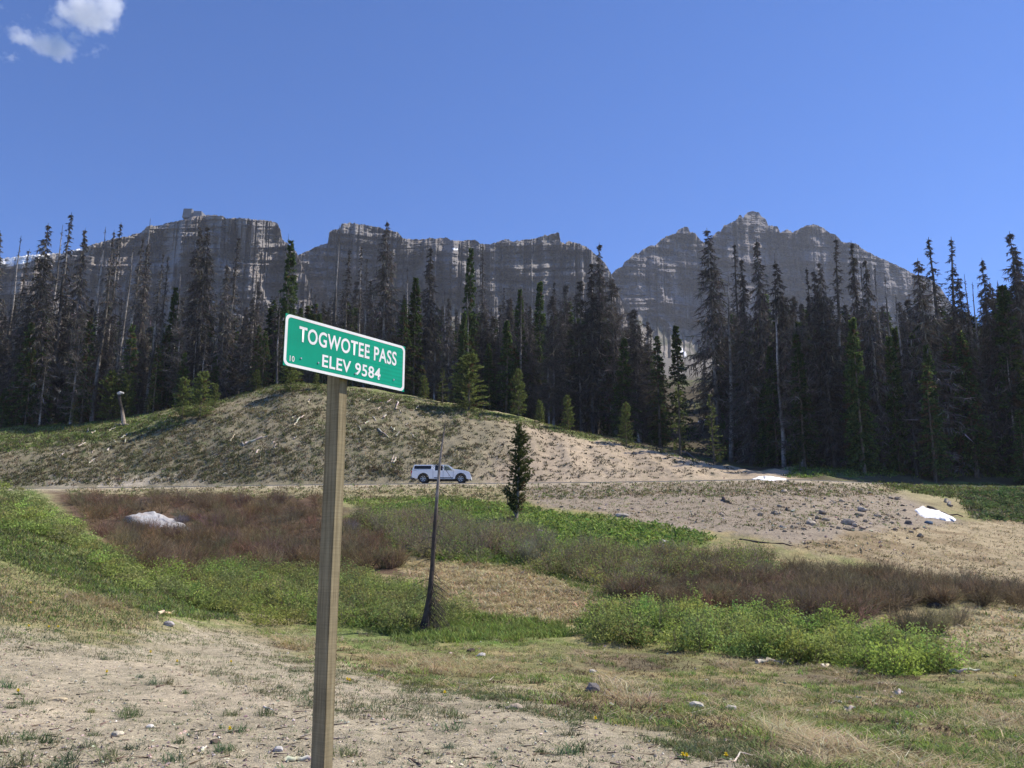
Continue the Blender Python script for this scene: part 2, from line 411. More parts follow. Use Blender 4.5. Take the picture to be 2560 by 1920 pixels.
def ground_mat():
    m, nt, ns, lk = mat_new('ground'); o = ns.new('ShaderNodeOutputMaterial'); b = ns.new('ShaderNodeBsdfPrincipled')
    b.inputs['Roughness'].default_value = .97; b.inputs['Specular IOR Level'].default_value = .15
    a = ns.new('ShaderNodeAttribute'); a.attribute_name = 'Col'
    f = None
    for s, d, lo, hi in ((.9, 5, .82, 1.18), (7, 6, .72, 1.28), (38, 5, .72, 1.25)):
        n = noise(ns, lk, s, d, .62); g = maprange(ns, lk, n.outputs[0], .3, .7, lo, hi)
        f = g if f is None else math_n(ns, lk, 'MULTIPLY', f, g)
    # pale specks: chips of stone
    v = ns.new('ShaderNodeTexVoronoi'); v.inputs['Scale'].default_value = 14; tc = ns.new('ShaderNodeTexCoord'); lk.new(tc.outputs['Object'], v.inputs['Vector'])
    sp = maprange(ns, lk, v.outputs['Distance'], .08, .2, 1.28, 1.0)
    sw = ns.new('ShaderNodeSeparateColor'); lk.new(v.outputs['Color'], sw.inputs[0])
    gate = math_n(ns, lk, 'GREATER_THAN', sw.outputs[0], .7)
    sp2 = math_n(ns, lk, 'ADD', 1.0, math_n(ns, lk, 'MULTIPLY', math_n(ns, lk, 'SUBTRACT', sp, 1.0), gate))
    f = math_n(ns, lk, 'MULTIPLY', f, sp2)
    lk.new(mul_col(ns, lk, a.outputs['Color'], f), b.inputs['Base Color'])
    h1 = noise(ns, lk, 6, 8, .65); h2 = noise(ns, lk, 60, 4, .6)
    h = math_n(ns, lk, 'ADD', h1.outputs[0], math_n(ns, lk, 'MULTIPLY', h2.outputs[0], .25))
    bp = ns.new('ShaderNodeBump'); bp.inputs['Strength'].default_value = 1; bp.inputs['Distance'].default_value = .09
    lk.new(h, bp.inputs['Height']); lk.new(bp.outputs[0], b.inputs['Normal']); lk.new(b.outputs[0], o.inputs[0]); return m
M_ground = ground_mat()
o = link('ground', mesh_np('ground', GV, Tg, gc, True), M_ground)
tag(o, 'gravelly meadow ground dipping from the verge and rising to the road bank', 'ground', kind='structure')

# ------------------------------------------------------------------ road and its gravel shoulder
uu = np.linspace(-1.3, 1.3, 260)
pxu = 1280 + uu * F * (cP + .205 * sP)
yr = np.interp(pxu, gpx, YR)
def strip(w0, w1, z0, z1, thick=.25):
    P0 = np.stack([uu * yr * w0 / 75, yr * w0 / 75, np.full_like(uu, z0)], 1); P1 = np.stack([uu * yr * w1 / 75, yr * w1 / 75, np.full_like(uu, z1)], 1)
    n = len(uu); V = np.concatenate([P0, P1, P0 - [0, 0, thick], P1 - [0, 0, thick]]); T = []
    for i in range(n - 1):
        T += [(i, i + 1, n + i + 1, n + i), (2 * n + i, 2 * n + i + 1, i + 1, i), (n + i, n + i + 1, 3 * n + i + 1, 3 * n + i)]
    T = np.array(T); return V, np.concatenate([T[:, [0, 1, 2]], T[:, [0, 2, 3]]])
M_asph = simple('asphalt', (.11, .105, .10), .9, noise_amt=.25, nscale=20)
M_shoulder = simple('gravel_shoulder', (.50, .43, .33), .95, noise_amt=.22, nscale=6)
M_mark = simple('road_paint', (.75, .74, .7), .7, noise_amt=.1)
V, T = strip(76.2, 83.4, ROADZ + .05, ROADZ + .42); tag(link('road', mesh_np('road', V, T), M_asph), 'paved mountain road running across the slope behind its pale shoulder', 'road', kind='structure')
V, T = strip(74.55, 76.195, ROADZ - .07, ROADZ + .05, .5); tag(link('road_shoulder', mesh_np('road_shoulder', V, T), M_shoulder), 'pale gravel shoulder along the near edge of the road', 'road shoulder', kind='structure')
for w0 in (76.5, 79.7, 82.9):
    zz = ROADZ + .05 + (w0 - 76.2) / 7.2 * .37 + .004
    V, T = strip(w0, w0 + .12, zz, zz + .006, .003); o = link('road_marking', mesh_np('road_marking', V, T), M_mark); tag(o, 'painted line along the paved mountain road', 'road marking', 'painted road lines', 'structure')

# ------------------------------------------------------------------ cliffs
def cliff_mat():
    m, nt, ns, lk = mat_new('cliff_rock'); o = ns.new('ShaderNodeOutputMaterial'); b = ns.new('ShaderNodeBsdfPrincipled')
    b.inputs['Roughness'].default_value = .97; b.inputs['Specular IOR Level'].default_value = .1
    a = ns.new('ShaderNodeAttribute'); a.attribute_name = 'Col'
    tc = ns.new('ShaderNodeTexCoord'); mp = ns.new('ShaderNodeMapping'); mp.inputs['Scale'].default_value = (.05, .05, .5); lk.new(tc.outputs['Object'], mp.inputs[0])
    n = noise(ns, lk, 1, 6, .65, vec=mp.outputs[0]); f = maprange(ns, lk, n.outputs[0], .3, .7, .72, 1.28)
    n2 = noise(ns, lk, .35, 6, .65); f = math_n(ns, lk, 'MULTIPLY', f, maprange(ns, lk, n2.outputs[0], .3, .7, .75, 1.25))
    lk.new(mul_col(ns, lk, a.outputs['Color'], f), b.inputs['Base Color'])
    bp = ns.new('ShaderNodeBump'); bp.inputs['Distance'].default_value = 2.2; bp.inputs['Strength'].default_value = 1; n3 = noise(ns, lk, .3, 7, .65); lk.new(n3.outputs[0], bp.inputs['Height']); lk.new(bp.outputs[0], b.inputs['Normal'])
    lk.new(b.outputs[0], o.inputs[0]); return m
M_cliff = cliff_mat()
SKY_L = [(-420, 700), (-250, 672), (-120, 655), (0, 638), (40, 635), (95, 632), (145, 620), (190, 607), (225, 597), (265, 590), (300, 580), (312, 566), (325, 563), (340, 566), (360, 558), (400, 551), (435, 541), (462, 537), (490, 537), (512, 541), (522, 547), (532, 546), (560, 545), (600, 548), (640, 553), (658, 558), (667, 573), (673, 598), (690, 611), (702, 618), (714, 634), (722, 648), (745, 700), (760, 760), (790, 850)]
SKY_M = [(640, 720), (690, 650), (715, 638), (735, 630), (760, 618), (780, 611), (794, 608), (796, 582), (803, 575), (824, 573), (828, 559), (850, 557), (880, 560), (905, 564), (930, 568), (942, 574), (962, 576), (978, 580), (990, 593), (1010, 598), (1050, 598), (1062, 594), (1075, 596), (1095, 596), (1110, 594), (1118, 600), (1150, 602), (1165, 599), (1185, 601), (1196, 609), (1220, 611), (1240, 605), (1258, 599), (1268, 597), (1280, 604), (1310, 600), (1350, 594), (1366, 588), (1376, 588), (1398, 581), (1405, 583), (1408, 603), (1420, 608), (1430, 604), (1455, 608), (1475, 617), (1490, 628), (1510, 645), (1525, 657), (1538, 680), (1555, 720), (1575, 790), (1590, 850)]
SKY_R = [(1450, 800), (1500, 720), (1545, 682), (1556, 671), (1570, 666), (1576, 655), (1590, 645), (1605, 632), (1612, 634), (1625, 623), (1645, 614), (1658, 613), (1672, 600), (1690, 590), (1715, 581), (1725, 572), (1738, 565), (1747, 570), (1751, 580), (1765, 583), (1777, 600), (1789, 609), (1810, 592), (1825, 578), (1832, 580), (1842, 564), (1862, 557), (1878, 548), (1884, 537), (1889, 538), (1893, 545), (1905, 533), (1915, 528), (1936, 529), (1942, 541), (1954, 549), (1960, 565), (1975, 564), (1984, 567), (1990, 581), (2008, 573), (2017, 578), (2022, 581), (2037, 574), (2060, 564), (2078, 561), (2098, 567), (2116, 579), (2136, 588), (2152, 605), (2172, 607), (2186, 607), (2205, 623), (2230, 635), (2265, 652), (2310, 672), (2342, 690), (2370, 697), (2396, 715), (2410, 740), (2440, 790), (2560, 850), (2750, 900)]
def cliff(name, sky, D0, D1, foot, seed, step, label, tilt=0., tint=(1, 1, 1), amp=1.0, snow=(), talus_py=None, bedamp=1.0):
    sky = np.array(sky, float); px = np.arange(sky[0, 0], sky[-1, 0], step); n = len(px)
    D = np.interp(px, [px[0], px[-1]], [D0, D1])
    pt = np.interp(px, sky[:, 0], sky[:, 1]) + 2.2 * fbm(px * .16, px * 0, 0, 3, seed) + 1.1 * vnoise(px * .55, 0, 0, seed + 4)
    zt = EYE + D * ratio(pt); xs = (px - 1280) / F * D * 1.0
    pf = np.interp(px, [f[0] for f in foot], [f[1] for f in foot]) + 34 * fbm(px * .03, px * 0, 0, 3, seed + 40) + 5 * fbm(px * .2, px * 0, 0, 2, seed + 41); zfoot = np.minimum(EYE + D * ratio(pf), zt - 15)
    rows = 210; t = np.linspace(0, 1, rows)
    Z = zfoot[:, None] + (zt - zfoot)[:, None] * t[None]
    X = np.broadcast_to((px - 1280)[:, None] / F, Z.shape)
    # steep faces broken into beds: recess against height is a soft staircase, beds dip a little
    zz = Z - tilt * xs[:, None] + 6 * fbm(xs[:, None] * .012, Z * .01, 0, 2, seed + 5)
    bed = np.zeros_like(Z)
    for per, a_, sh in ((41., 2.2, .9), (15.5, .9, .85), (5.2, .35, .7)):
        q = zz / per + .25 * seed; fr = q - np.floor(q); bed += a_ * (np.floor(q) + sstep(sh, 1, fr)) * (1 + .9 * vnoise(xs[:, None] * .02, np.floor(q), 0, seed + 8))
    bed = (bed - bed[:, :1]) * bedamp
    # buttresses and gullies
    s = xs[:, None] * np.ones_like(Z)
    ridge = lambda f, o_, sd: 1 - np.abs(fbm(s * f + .4 * fbm(s * .02, Z * .02, 0, 2, sd + 1), Z * f * .12, 0, o_, sd)) * 2
    but = 60 * ridge(.009, 2, seed + 11) + 32 * ridge(.028, 3, seed + 12) + 11 * ridge(.09, 3, seed + 13) + 3.5 * ridge(.26, 2, seed + 17)
    fine = 9 * fbm(s * .035, zz * .05, 0, 3, seed + 14) + 5 * fbm(s * .09, zz * .16, 0, 4, seed + 15) + 1.6 * fbm(s * .4, zz * .6, 0, 2, seed + 16)
    dep = D[:, None] + bed * .95 - but * amp * (1 - .35 * t[None]) + fine * 1.6
    bed_ = (zz - zz[:, :1]) * .16 * bedamp; dep = dep + bed_; y = dep; sc_ = dep / D[:, None]
    Xw = X * D[:, None] * (1 + (sc_ - 1) * 1.0)
    Zw = EYE + (Z - EYE) * sc_
    Vf = np.stack([Xw, y, Zw], -1)
    # plateau behind the rim, and a scree apron in front of the foot
    top = Vf[:, -1]; back = []
    for d_, dz in ((12, -1), (60, -14), (220, -90), (500, -260)): back.append(top + np.stack([top[:, 0] / top[:, 1] * d_, np.full(n, d_), np.full(n, dz) + 4 * fbm(px * .1, d_, 0, 2, seed)], -1))
    ft = Vf[:, 0]; ap = []
    NAP = 46
    for d_ in np.linspace(-330, -5, NAP):
        dz = np.interp(d_, [-330, -170, -60, -8, 0], [-215, -117, -44, -7, 0]); nn = fbm(xs * .03, d_ * .03, 0, 4, seed + 21) * min(1., -d_ / 40.); gu_ = np.abs(fbm(xs * .05, d_ * .006, 0, 3, seed + 22)) * min(1., -d_ / 50.)
        ap.append(ft + np.stack([ft[:, 0] / ft[:, 1] * d_, np.full(n, d_) + 10 * nn, dz + 11 * nn - 14 * gu_], -1))
    G = np.concatenate([np.stack(ap, 1), Vf, np.stack(back, 1)], 1); m = G.shape[1]
    V = G.reshape(-1, 3)
    a = np.arange(n - 1)[:, None] * m + np.arange(m - 1)[None]
    Q = np.stack([a, a + m, a + m + 1, a + 1], -1).reshape(-1, 4)
    ppx, ppy = to_px(V[:, 0], V[:, 1], V[:, 2])
    zb = V[:, 2] - tilt * V[:, 0]
    st = fbm(zb * .055, V[:, 0] * .002, 0, 4, seed + 31); st2 = fbm(zb * .22, V[:, 0] * .006, 0, 3, seed + 33)
    C = np.array([.212, .196, .186])[None] * (1 + .30 * st + .22 * st2)[:, None] * np.array(tint)[None]
    wr = sstep(.1, .5, fbm(V[:, 0] * .012, zb * .03, 0, 3, seed + 35))[:, None]; C = C * (1 - wr * .45) + np.array([.27, .22, .18]) * wr * .45
    apm = np.zeros((n, m), bool); apm[:, :NAP] = True; apm = apm.ravel()
    gl = fbm(V[apm, 0] * .05, V[apm, 2] * .01, 0, 3, 5)
    C[apm] = np.array([.225, .20, .175]) * (1 + .4 * gl + .3 * fbm(V[apm, 0] * .2, V[apm, 2] * .2, 0, 3, 6))[:, None]
    bush = sstep(.02, .2, fbm(V[apm, 0] * .11, V[apm, 2] * .11, 0, 3, 8))[:, None] * .8; C[apm] = C[apm] * (1 - bush) + np.array([.07, .075, .045]) * bush
    for sp in snow:
        q = inpoly(ppx + 3 * fbm(V[:, 0] * .08, V[:, 2] * .08, 0, 2, 3) * 2, ppy, sp); C[q] = (.86, .87, .90)
    o = link(name, mesh_np(name, V, Q, np.clip(C, .02, .95), False), M_cliff)
    tag(o, label, 'cliff', kind='structure'); return o
cliff('mountain', SKY_R, 1330, 1420, [(1450, 785), (1640, 800), (1750, 842), (1900, 890), (2100, 900), (2750, 930)], 3, 2.0, 'hazy banded peak rising highest over the forest', tilt=-.05, amp=.8, bedamp=.45, tint=(.98, .96, 1.0),
      snow=[[(1690, 872), (1700, 868), (1718, 885), (1716, 892), (1700, 882)], [(1720, 895), (1745, 905), (1752, 912), (1735, 910)], [(1780, 880), (1796, 885), (1812, 895), (1806, 900), (1784, 893)]])
cliff('mountain', SKY_M, 1010, 1060, [(640, 800), (1100, 770), (1590, 850)], 14, 1.5, 'long low mesa cliff with a squared step at one end', tilt=.01, amp=1.1, bedamp=.7,
      snow=[[(1131, 621), (1138, 618), (1146, 621), (1146, 626), (1133, 625)], [(1160, 622), (1172, 624), (1172, 628), (1162, 626)], [(1080, 597), (1086, 596), (1087, 599)]])
cliff('mountain', SKY_L, 930, 900, [(-420, 860), (200, 830), (500, 780), (790, 850)], 25, 1.5, 'broad layered butte with a snow streaked ridge and a block on its summit', tilt=-.015, amp=1.1, bedamp=.85,
      snow=[[(-60, 640), (0, 648), (40, 640), (90, 634), (150, 627), (152, 632), (110, 640), (70, 655), (40, 663), (8, 668), (-60, 690)], [(176, 627), (205, 620), (208, 626), (180, 632)], [(216, 611), (224, 608), (224, 613), (217, 615)], [(520, 749), (536, 752), (535, 756), (522, 755)]])
# squared outcrop on the summit of the butte
def blocks(name, parts, mat, C):
    mb = MB()
    for (lo, hi, sx) in parts:
        lo = np.array(lo, float); hi = np.array(hi, float); b = MB(); b.box(lo, hi)
        V = b.V[0].copy(); V += rng.normal(0, .25, V.shape); V[4:, 0] += sx; mb.add(V, b.T[0], C)
    return mb.build(name, mat)
b0 = at(463, 541, 925); b1 = at(499, 529, 925); b2 = at(511, 541, 925); zb_ = b0[2] - 5
o = blocks('summit_block', [((b0[0], 916, zb_), (at(484, 541, 925)[0], 936, b1[2]), 1.0), ((at(484.5, 541, 925)[0], 918, zb_), (at(491, 541, 925)[0], 934, b1[2] - 4), .6), ((at(491.5, 541, 925)[0], 917, zb_), (b2[0], 932, at(0, 534, 925)[2]), -.8)], simple('summit_stone', (.16, .16, .175), .95, noise_amt=.25, nscale=.4), (1, 1, 1))
tag(o, 'squared grey rock outcrop standing on the summit of the layered butte', 'rock outcrop')

# ------------------------------------------------------------------ sky, sun, haze, cloud, camera
SUN_AZ, SUN_EL = 70.0, 50.0        # azimuth clockwise from the view direction
w = bpy.data.worlds.new('World'); sc.world = w; w.use_nodes = True
nt = w.node_tree; nt.nodes.clear(); ns, lk = nt.nodes, nt.links
st = ns.new('ShaderNodeTexSky'); st.sky_type = 'NISHITA'; st.sun_disc = False; st.sun_elevation = R(SUN_EL); st.sun_rotation = R(SUN_AZ); st.altitude = 2900
st.air_density = 1.0; st.dust_density = .25; st.ozone_density = 3.2
bg = ns.new('ShaderNodeBackground'); bg.inputs[1].default_value = .088; wo = ns.new('ShaderNodeOutputWorld')
tint = ns.new('ShaderNodeMix'); tint.data_type = 'RGBA'; tint.blend_type = 'MULTIPLY'; tint.inputs[0].default_value = 1; lk.new(st.outputs[0], tint.inputs[6]); tint.inputs[7].default_value = (.52, .93, 1.52, 1)
lk.new(tint.outputs[2], bg.inputs[0]); lk.new(bg.outputs[0], wo.inputs[0])
sd = bpy.data.lights.new('sun', 'SUN'); sd.energy = 4.9; sd.angle = R(.53); sd.color = (1, .93, .80)
so = bpy.data.objects.new('sun', sd); COL.objects.link(so)
sv = Vector((math.cos(R(SUN_EL)) * math.sin(R(SUN_AZ)), math.cos(R(SUN_EL)) * math.cos(R(SUN_AZ)), math.sin(R(SUN_EL))))
so.rotation_euler = sv.to_track_quat('Z', 'Y').to_euler(); so.location = sv * 60
cam = bpy.data.cameras.new('camera'); co = bpy.data.objects.new('camera', cam); COL.objects.link(co)
cam.sensor_width = 36; cam.lens = 36 * F / 2560; cam.clip_end = 20000; cam.clip_start = .05
co.location = (0, 0, EYE); co.rotation_euler = (math.pi / 2 + PITCH, 0, 0); sc.camera = co
sc.view_settings.view_transform = 'Standard'; sc.view_settings.look = 'None'; sc.view_settings.exposure = .5; sc.view_settings.gamma = 1
sc.cycles.use_denoising = True; sc.cycles.max_bounces = 6; sc.cycles.diffuse_bounces = 3; sc.cycles.transmission_bounces = 3; sc.cycles.volume_bounces = 6; sc.cycles.transparent_max_bounces = 6
HAZE = .00009
if HAZE:
    m, nt, ns, lk = mat_new('haze'); pv = ns.new('ShaderNodeVolumePrincipled'); oo = ns.new('ShaderNodeOutputMaterial'); lk.new(pv.outputs[0], oo.inputs['Volume'])
    pv.inputs['Density'].default_value = HAZE; pv.inputs['Color'].default_value = (.80, .86, 1, 1); pv.inputs['Anisotropy'].default_value = .2
    mb = MB(); mb.box((-1900, -1750, -60), (1900, 2150, 760)); tag(mb.build('haze', m), 'thin bluish mountain air over the valley', 'haze', kind='stuff')
# ------------------------------------------------------------------ road sign on its timber post
def wood_mat():
    m, nt, ns, lk = mat_new('treated_timber'); o = ns.new('ShaderNodeOutputMaterial'); b = ns.new('ShaderNodeBsdfPrincipled'); b.inputs['Roughness'].default_value = .85; b.inputs['Specular IOR Level'].default_value = .2
    tc = ns.new('ShaderNodeTexCoord'); mp = ns.new('ShaderNodeMapping'); mp.inputs['Scale'].default_value = (30, 30, 1.1); lk.new(tc.outputs['Object'], mp.inputs[0])
    n = noise(ns, lk, 1.4, 8, .65, vec=mp.outputs[0])
    mp2 = ns.new('ShaderNodeMapping'); mp2.inputs['Scale'].default_value = (3, 3, 90); lk.new(tc.outputs['Object'], mp2.inputs[0]); n2 = noise(ns, lk, 1, 3, .5, vec=mp2.outputs[0])
    n3 = noise(ns, lk, 2.5, 4, .6)
    cr = ns.new('ShaderNodeValToRGB'); cr.color_ramp.elements[0].position = .32; cr.color_ramp.elements[0].color = (.185, .145, .08, 1); cr.color_ramp.elements[1].position = .68; cr.color_ramp.elements[1].color = (.36, .30, .18, 1)
    lk.new(n.outputs[0], cr.inputs[0])
    f = math_n(ns, lk, 'MULTIPLY', maprange(ns, lk, n2.outputs[0], .35, .65, .9, 1.1), maprange(ns, lk, n3.outputs[0], .3, .7, .8, 1.18))
    # dark knots
    v = ns.new('ShaderNodeTexVoronoi'); mp3 = ns.new('ShaderNodeMapping'); mp3.inputs['Scale'].default_value = (6, 6, 2.3); lk.new(tc.outputs['Object'], mp3.inputs[0]); lk.new(mp3.outputs[0], v.inputs['Vector']); v.inputs['Scale'].default_value = 1
    f = math_n(ns, lk, 'MULTIPLY', f, maprange(ns, lk, v.outputs['Distance'], .05, .13, .3, 1))
    lk.new(mul_col(ns, lk, cr.outputs[0], f), b.inputs['Base Color'])
    bp = ns.new('ShaderNodeBump'); bp.inputs['Distance'].default_value = .004; lk.new(n.outputs[0], bp.inputs['Height']); lk.new(bp.outputs[0], b.inputs['Normal']); lk.new(b.outputs[0], o.inputs[0]); return m
def sheet_mat(name, col, stripes=False):
    m, nt, ns, lk = mat_new(name); o = ns.new('ShaderNodeOutputMaterial'); b = ns.new('ShaderNodeBsdfPrincipled'); b.inputs['Roughness'].default_value = .7; b.inputs['Specular IOR Level'].default_value = .12
    rgb = ns.new('ShaderNodeRGB'); rgb.outputs[0].default_value = (*col, 1); n = noise(ns, lk, 5, 5, .6); f = maprange(ns, lk, n.outputs[0], .3, .7, .93, 1.07)
    if stripes:  # shimmer of the sheeting's moulded reflective rows, painted as lighter bands towards one end
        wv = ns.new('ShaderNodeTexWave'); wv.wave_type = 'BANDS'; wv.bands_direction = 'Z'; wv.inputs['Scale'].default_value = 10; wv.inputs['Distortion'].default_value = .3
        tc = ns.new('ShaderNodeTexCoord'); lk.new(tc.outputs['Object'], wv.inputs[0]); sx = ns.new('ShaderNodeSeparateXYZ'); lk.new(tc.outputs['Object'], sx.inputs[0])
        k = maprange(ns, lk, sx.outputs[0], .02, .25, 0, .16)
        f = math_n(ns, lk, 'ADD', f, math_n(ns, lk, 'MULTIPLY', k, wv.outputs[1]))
    lk.new(mul_col(ns, lk, rgb.outputs[0], f), b.inputs['Base Color']); lk.new(b.outputs[0], o.inputs[0]); return m
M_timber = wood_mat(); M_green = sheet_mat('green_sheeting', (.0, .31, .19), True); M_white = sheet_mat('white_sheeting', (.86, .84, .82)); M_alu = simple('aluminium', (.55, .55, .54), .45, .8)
SX, SY, SZ, YAW, SW, SH = -1.269, 6.5, EYE + 1.552, R(53.8), 1.256, .386
tdir = np.array([math.cos(YAW), math.sin(YAW), 0]); ndir = np.array([math.sin(YAW), -math.cos(YAW), 0])
pc = np.array([SX, SY, 0]) - ndir * (.05 + .07)
gz_ = float(zf(pc[0], pc[1]))
sign = empty('road_sign', (pc[0], pc[1], gz_), YAW)
tag(sign, 'green mountain pass sign with white lettering on a square timber post', 'road sign')
INV = lambda: None
# local frame: x along the panel, -y towards the viewer (panel front), z up
def lz(z): return z - gz_
bm = bmesh.new(); bmesh.ops.create_cube(bm, size=1)
for v in bm.verts: v.co = Vector((v.co.x * .089, v.co.y * .14, (v.co.z + .5) * (lz(SZ) + .17 + .6) - .6))
for f_ in range(1): pass
bmesh.ops.subdivide_edges(bm, edges=[e for e in bm.edges if abs(e.verts[0].co.z - e.verts[1].co.z) > .5], cuts=14)
for v in bm.verts: v.co.x += .0022 * math.sin(v.co.z * 3.1 + 1); v.co.y += .003 * math.sin(v.co.z * 2.2)
bmesh.ops.bevel(bm, geom=[e for e in bm.edges if abs(e.verts[0].co.z - e.verts[1].co.z) > .05], offset=.005, segments=2, affect='EDGES')
me = bpy.data.meshes.new('post'); bm.to_mesh(me); bm.free(); link('post', me, M_timber, sign)
def rrect(x0, z0, x1, z1, r, n=8):
    P = []
    for cx, cz, a0 in ((x1 - r, z1 - r, 0), (x0 + r, z1 - r, 90), (x0 + r, z0 + r, 180), (x1 - r, z0 + r, 270)):
        for i in range(n + 1):
            a = R(a0 + 90 * i / n); P.append((cx + r * math.cos(a), cz + r * math.sin(a)))
    return P
yF = -(.05 + .07)
zc_ = lz(SZ)
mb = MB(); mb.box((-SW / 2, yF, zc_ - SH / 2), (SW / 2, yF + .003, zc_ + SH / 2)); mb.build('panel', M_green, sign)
# white rim with rounded corners
oP = rrect(-SW / 2 + .001, zc_ - SH / 2 + .001, SW / 2 - .001, zc_ + SH / 2 - .001, .046); iP = rrect(-SW / 2 + .024, zc_ - SH / 2 + .022, SW / 2 - .024, zc_ + SH / 2 - .022, .03)
n = len(oP); V = [(x, yF - .0012, z) for x, z in oP] + [(x, yF - .0012, z) for x, z in iP]
mb = MB(); mb.add(V, np.array([(i, (i + 1) % n, n + (i + 1) % n, n + i) for i in range(n)])); mb.build('border', M_white, sign)
# stiffening rail between the panel and the post, bolts
for zz in (-.10, .10):
    mb = MB(); mb.box((-.30, yF + .0035, zc_ + zz - .016), (.30, -.0705, zc_ + zz + .016)); mb.build('stiffener', M_alu, sign)
for bx, bz in ((-.47, -.115), (-.305, -.118), (.07, -.135), (.335, -.118), (.50, -.112), (.20, .085)):
    mb = MB(); mb.tube([(bx, yF - .001, zc_ + bz), (bx, yF - .006, zc_ + bz)], [.0075, .006], 8); mb.build('bolt', M_alu, sign)
def text(body, x, z, h, wide, name, bold=.026):
    c = bpy.data.curves.new(name, 'FONT'); c.body = body; c.size = h / .73; c.offset = h * bold; c.space_character = 1.06; c.align_x = 'LEFT'; c.resolution_u = 4
    to = bpy.data.objects.new(name, c); COL.objects.link(to)
    dg = bpy.context.evaluated_depsgraph_get(); me = bpy.data.meshes.new_from_object(to.evaluated_get(dg)); bpy.data.objects.remove(to); me.name = name
    co = np.zeros(len(me.vertices) * 3); me.vertices.foreach_get('co', co); co = co.reshape(-1, 3)
    lo, hi = co.min(0), co.max(0); sx = wide / (hi[0] - lo[0])
    V = np.stack([x + (co[:, 0] - lo[0]) * sx, np.full(len(co), yF - .0016), z + co[:, 1] * (h / (hi[1] - lo[1]))], 1)
    me.vertices.foreach_set('co', V.astype(np.float32).ravel()); me.materials.clear(); me.update()
    return link(name, me, M_white, sign)
text('TOGWOTEE PASS', -.498, zc_ + .012, .118, 1.025, 'lettering')
text('ELEV 9584', -.268, zc_ - .138, .098, .615, 'lettering')
text('10', -.572, zc_ - .153, .042, .043, 'lettering', .008)

# ------------------------------------------------------------------ pickup with a canopy
M_paint = simple('white_paint', (.80, .81, .83), .28, 0, .5, .02); M_black = simple('black_plastic', (.02, .02, .022), .6); M_tyre = simple('tyre_rubber', (.022, .022, .023), .85); M_rim = simple('alloy', (.38, .39, .40), .4, .6)
M_dglass = simple('tinted_glass', (.012, .014, .017), .08, 0, .6); M_red = simple('red_lens', (.45, .015, .02), .2); M_lens = simple('clear_lens', (.65, .67, .7), .12); M_grey = simple('grey_trim', (.16, .16, .165), .6); M_seat = simple('seat_fabric', (.06, .055, .05), .9)
def glass_mat():
    m, nt, ns, lk = mat_new('clear_glass'); o = ns.new('ShaderNodeOutputMaterial'); t = ns.new('ShaderNodeBsdfTransparent'); t.inputs[0].default_value = (.72, .77, .74, 1); g = ns.new('ShaderNodeBsdfGlossy'); g.inputs['Roughness'].default_value = .05
    mx = ns.new('ShaderNodeMixShader'); mx.inputs[0].default_value = .08; lk.new(t.outputs[0], mx.inputs[1]); lk.new(g.outputs[0], mx.inputs[2]); lk.new(mx.outputs[0], o.inputs[0]); return m
M_cglass = glass_mat()
K = .003523
def U(u): return (u - 232) * K
def Zv(v): return (870 - v) * K
HW = .93
TC_ = at(1104, 1207, 1.0)
ti = np.interp(1104, gpx, YR); TY = ti + 2.6
tx0 = at(1023.5, 1200, TY - HW)[0]
rz_ = ROADZ + .05 + ((TY * 75 / ti) - 76.2) / 7.2 * .37
truck = empty('pickup_truck', (tx0, TY, rz_ + .01)); tag(truck, 'white pickup with a matching canopy over its bed, parked on the road', 'pickup truck')
def loft(name, pts, hw0, hw1, z0, z1, mat, parent=truck, y0=None, bevel=0):
    """side profile (x,z) closed polygon extruded across; half width runs from hw0 at z0 to hw1 at z1"""
    bm = bmesh.new()
    def hw(z): return hw0 + (hw1 - hw0) * min(1, max(0, (z - z0) / (z1 - z0 + 1e-9)))
    A = [bm.verts.new((x, -hw(z), z)) for x, z in pts]; B = [bm.verts.new((x, hw(z), z)) for x, z in pts]
    bm.faces.new(A); bm.faces.new(B[::-1]); n = len(pts)
    for i in range(n): bm.faces.new((A[i], B[i], B[(i + 1) % n], A[(i + 1) % n]))
    bmesh.ops.recalc_face_normals(bm, faces=bm.faces)
    if bevel: bmesh.ops.bevel(bm, geom=[e for e in bm.edges if e.calc_face_angle(0) > .4], offset=bevel, segments=2, affect='EDGES', clamp_overlap=True)
    bmesh.ops.triangulate(bm, faces=bm.faces)
    me = bpy.data.meshes.new(name); bm.to_mesh(me); bm.free(); return link(name, me, mat, parent)
def arch(cx, cz, r, a0, a1, n=9): return [(cx + r * math.cos(R(a0 + (a1 - a0) * i / n)), cz + r * math.sin(R(a0 + (a1 - a0) * i / n))) for i in range(n + 1)]
wx1, wx2, wz, wr = U(592), U(1575), .405, .405
low = .40
body = [(U(290), low + .12), (wx1 - .50, low)] + arch(wx1, wz, .50, 180, 0)[1:-1] + [(wx1 + .50, low), (wx2 - .50, low)] + arch(wx2, wz, .50, 180, 0)[1:-1] + [(wx2 + .50, low + .03), (U(1800), .33), (U(1835), .52), (U(1838), .70), (U(1818), .93), (U(1800), 1.02), (U(1700), 1.125), (U(1560), 1.205), (U(1400), 1.285), (U(1390), 1.16), (U(840), 1.16), (U(838), 1.24), (U(300), 1.235), (U(282), .78)]
loft('body', body, HW, HW * .965, .9, 1.28, M_paint, bevel=.02)
loft('hood', [(U(1395), 1.20), (U(1560), 1.15), (U(1700), 1.08), (U(1795), .99), (U(1806), 1.03), (U(1700), 1.148), (U(1560), 1.232), (U(1402), 1.31)], HW * .88, HW * .86, 1.0, 1.3, M_paint, bevel=.015)
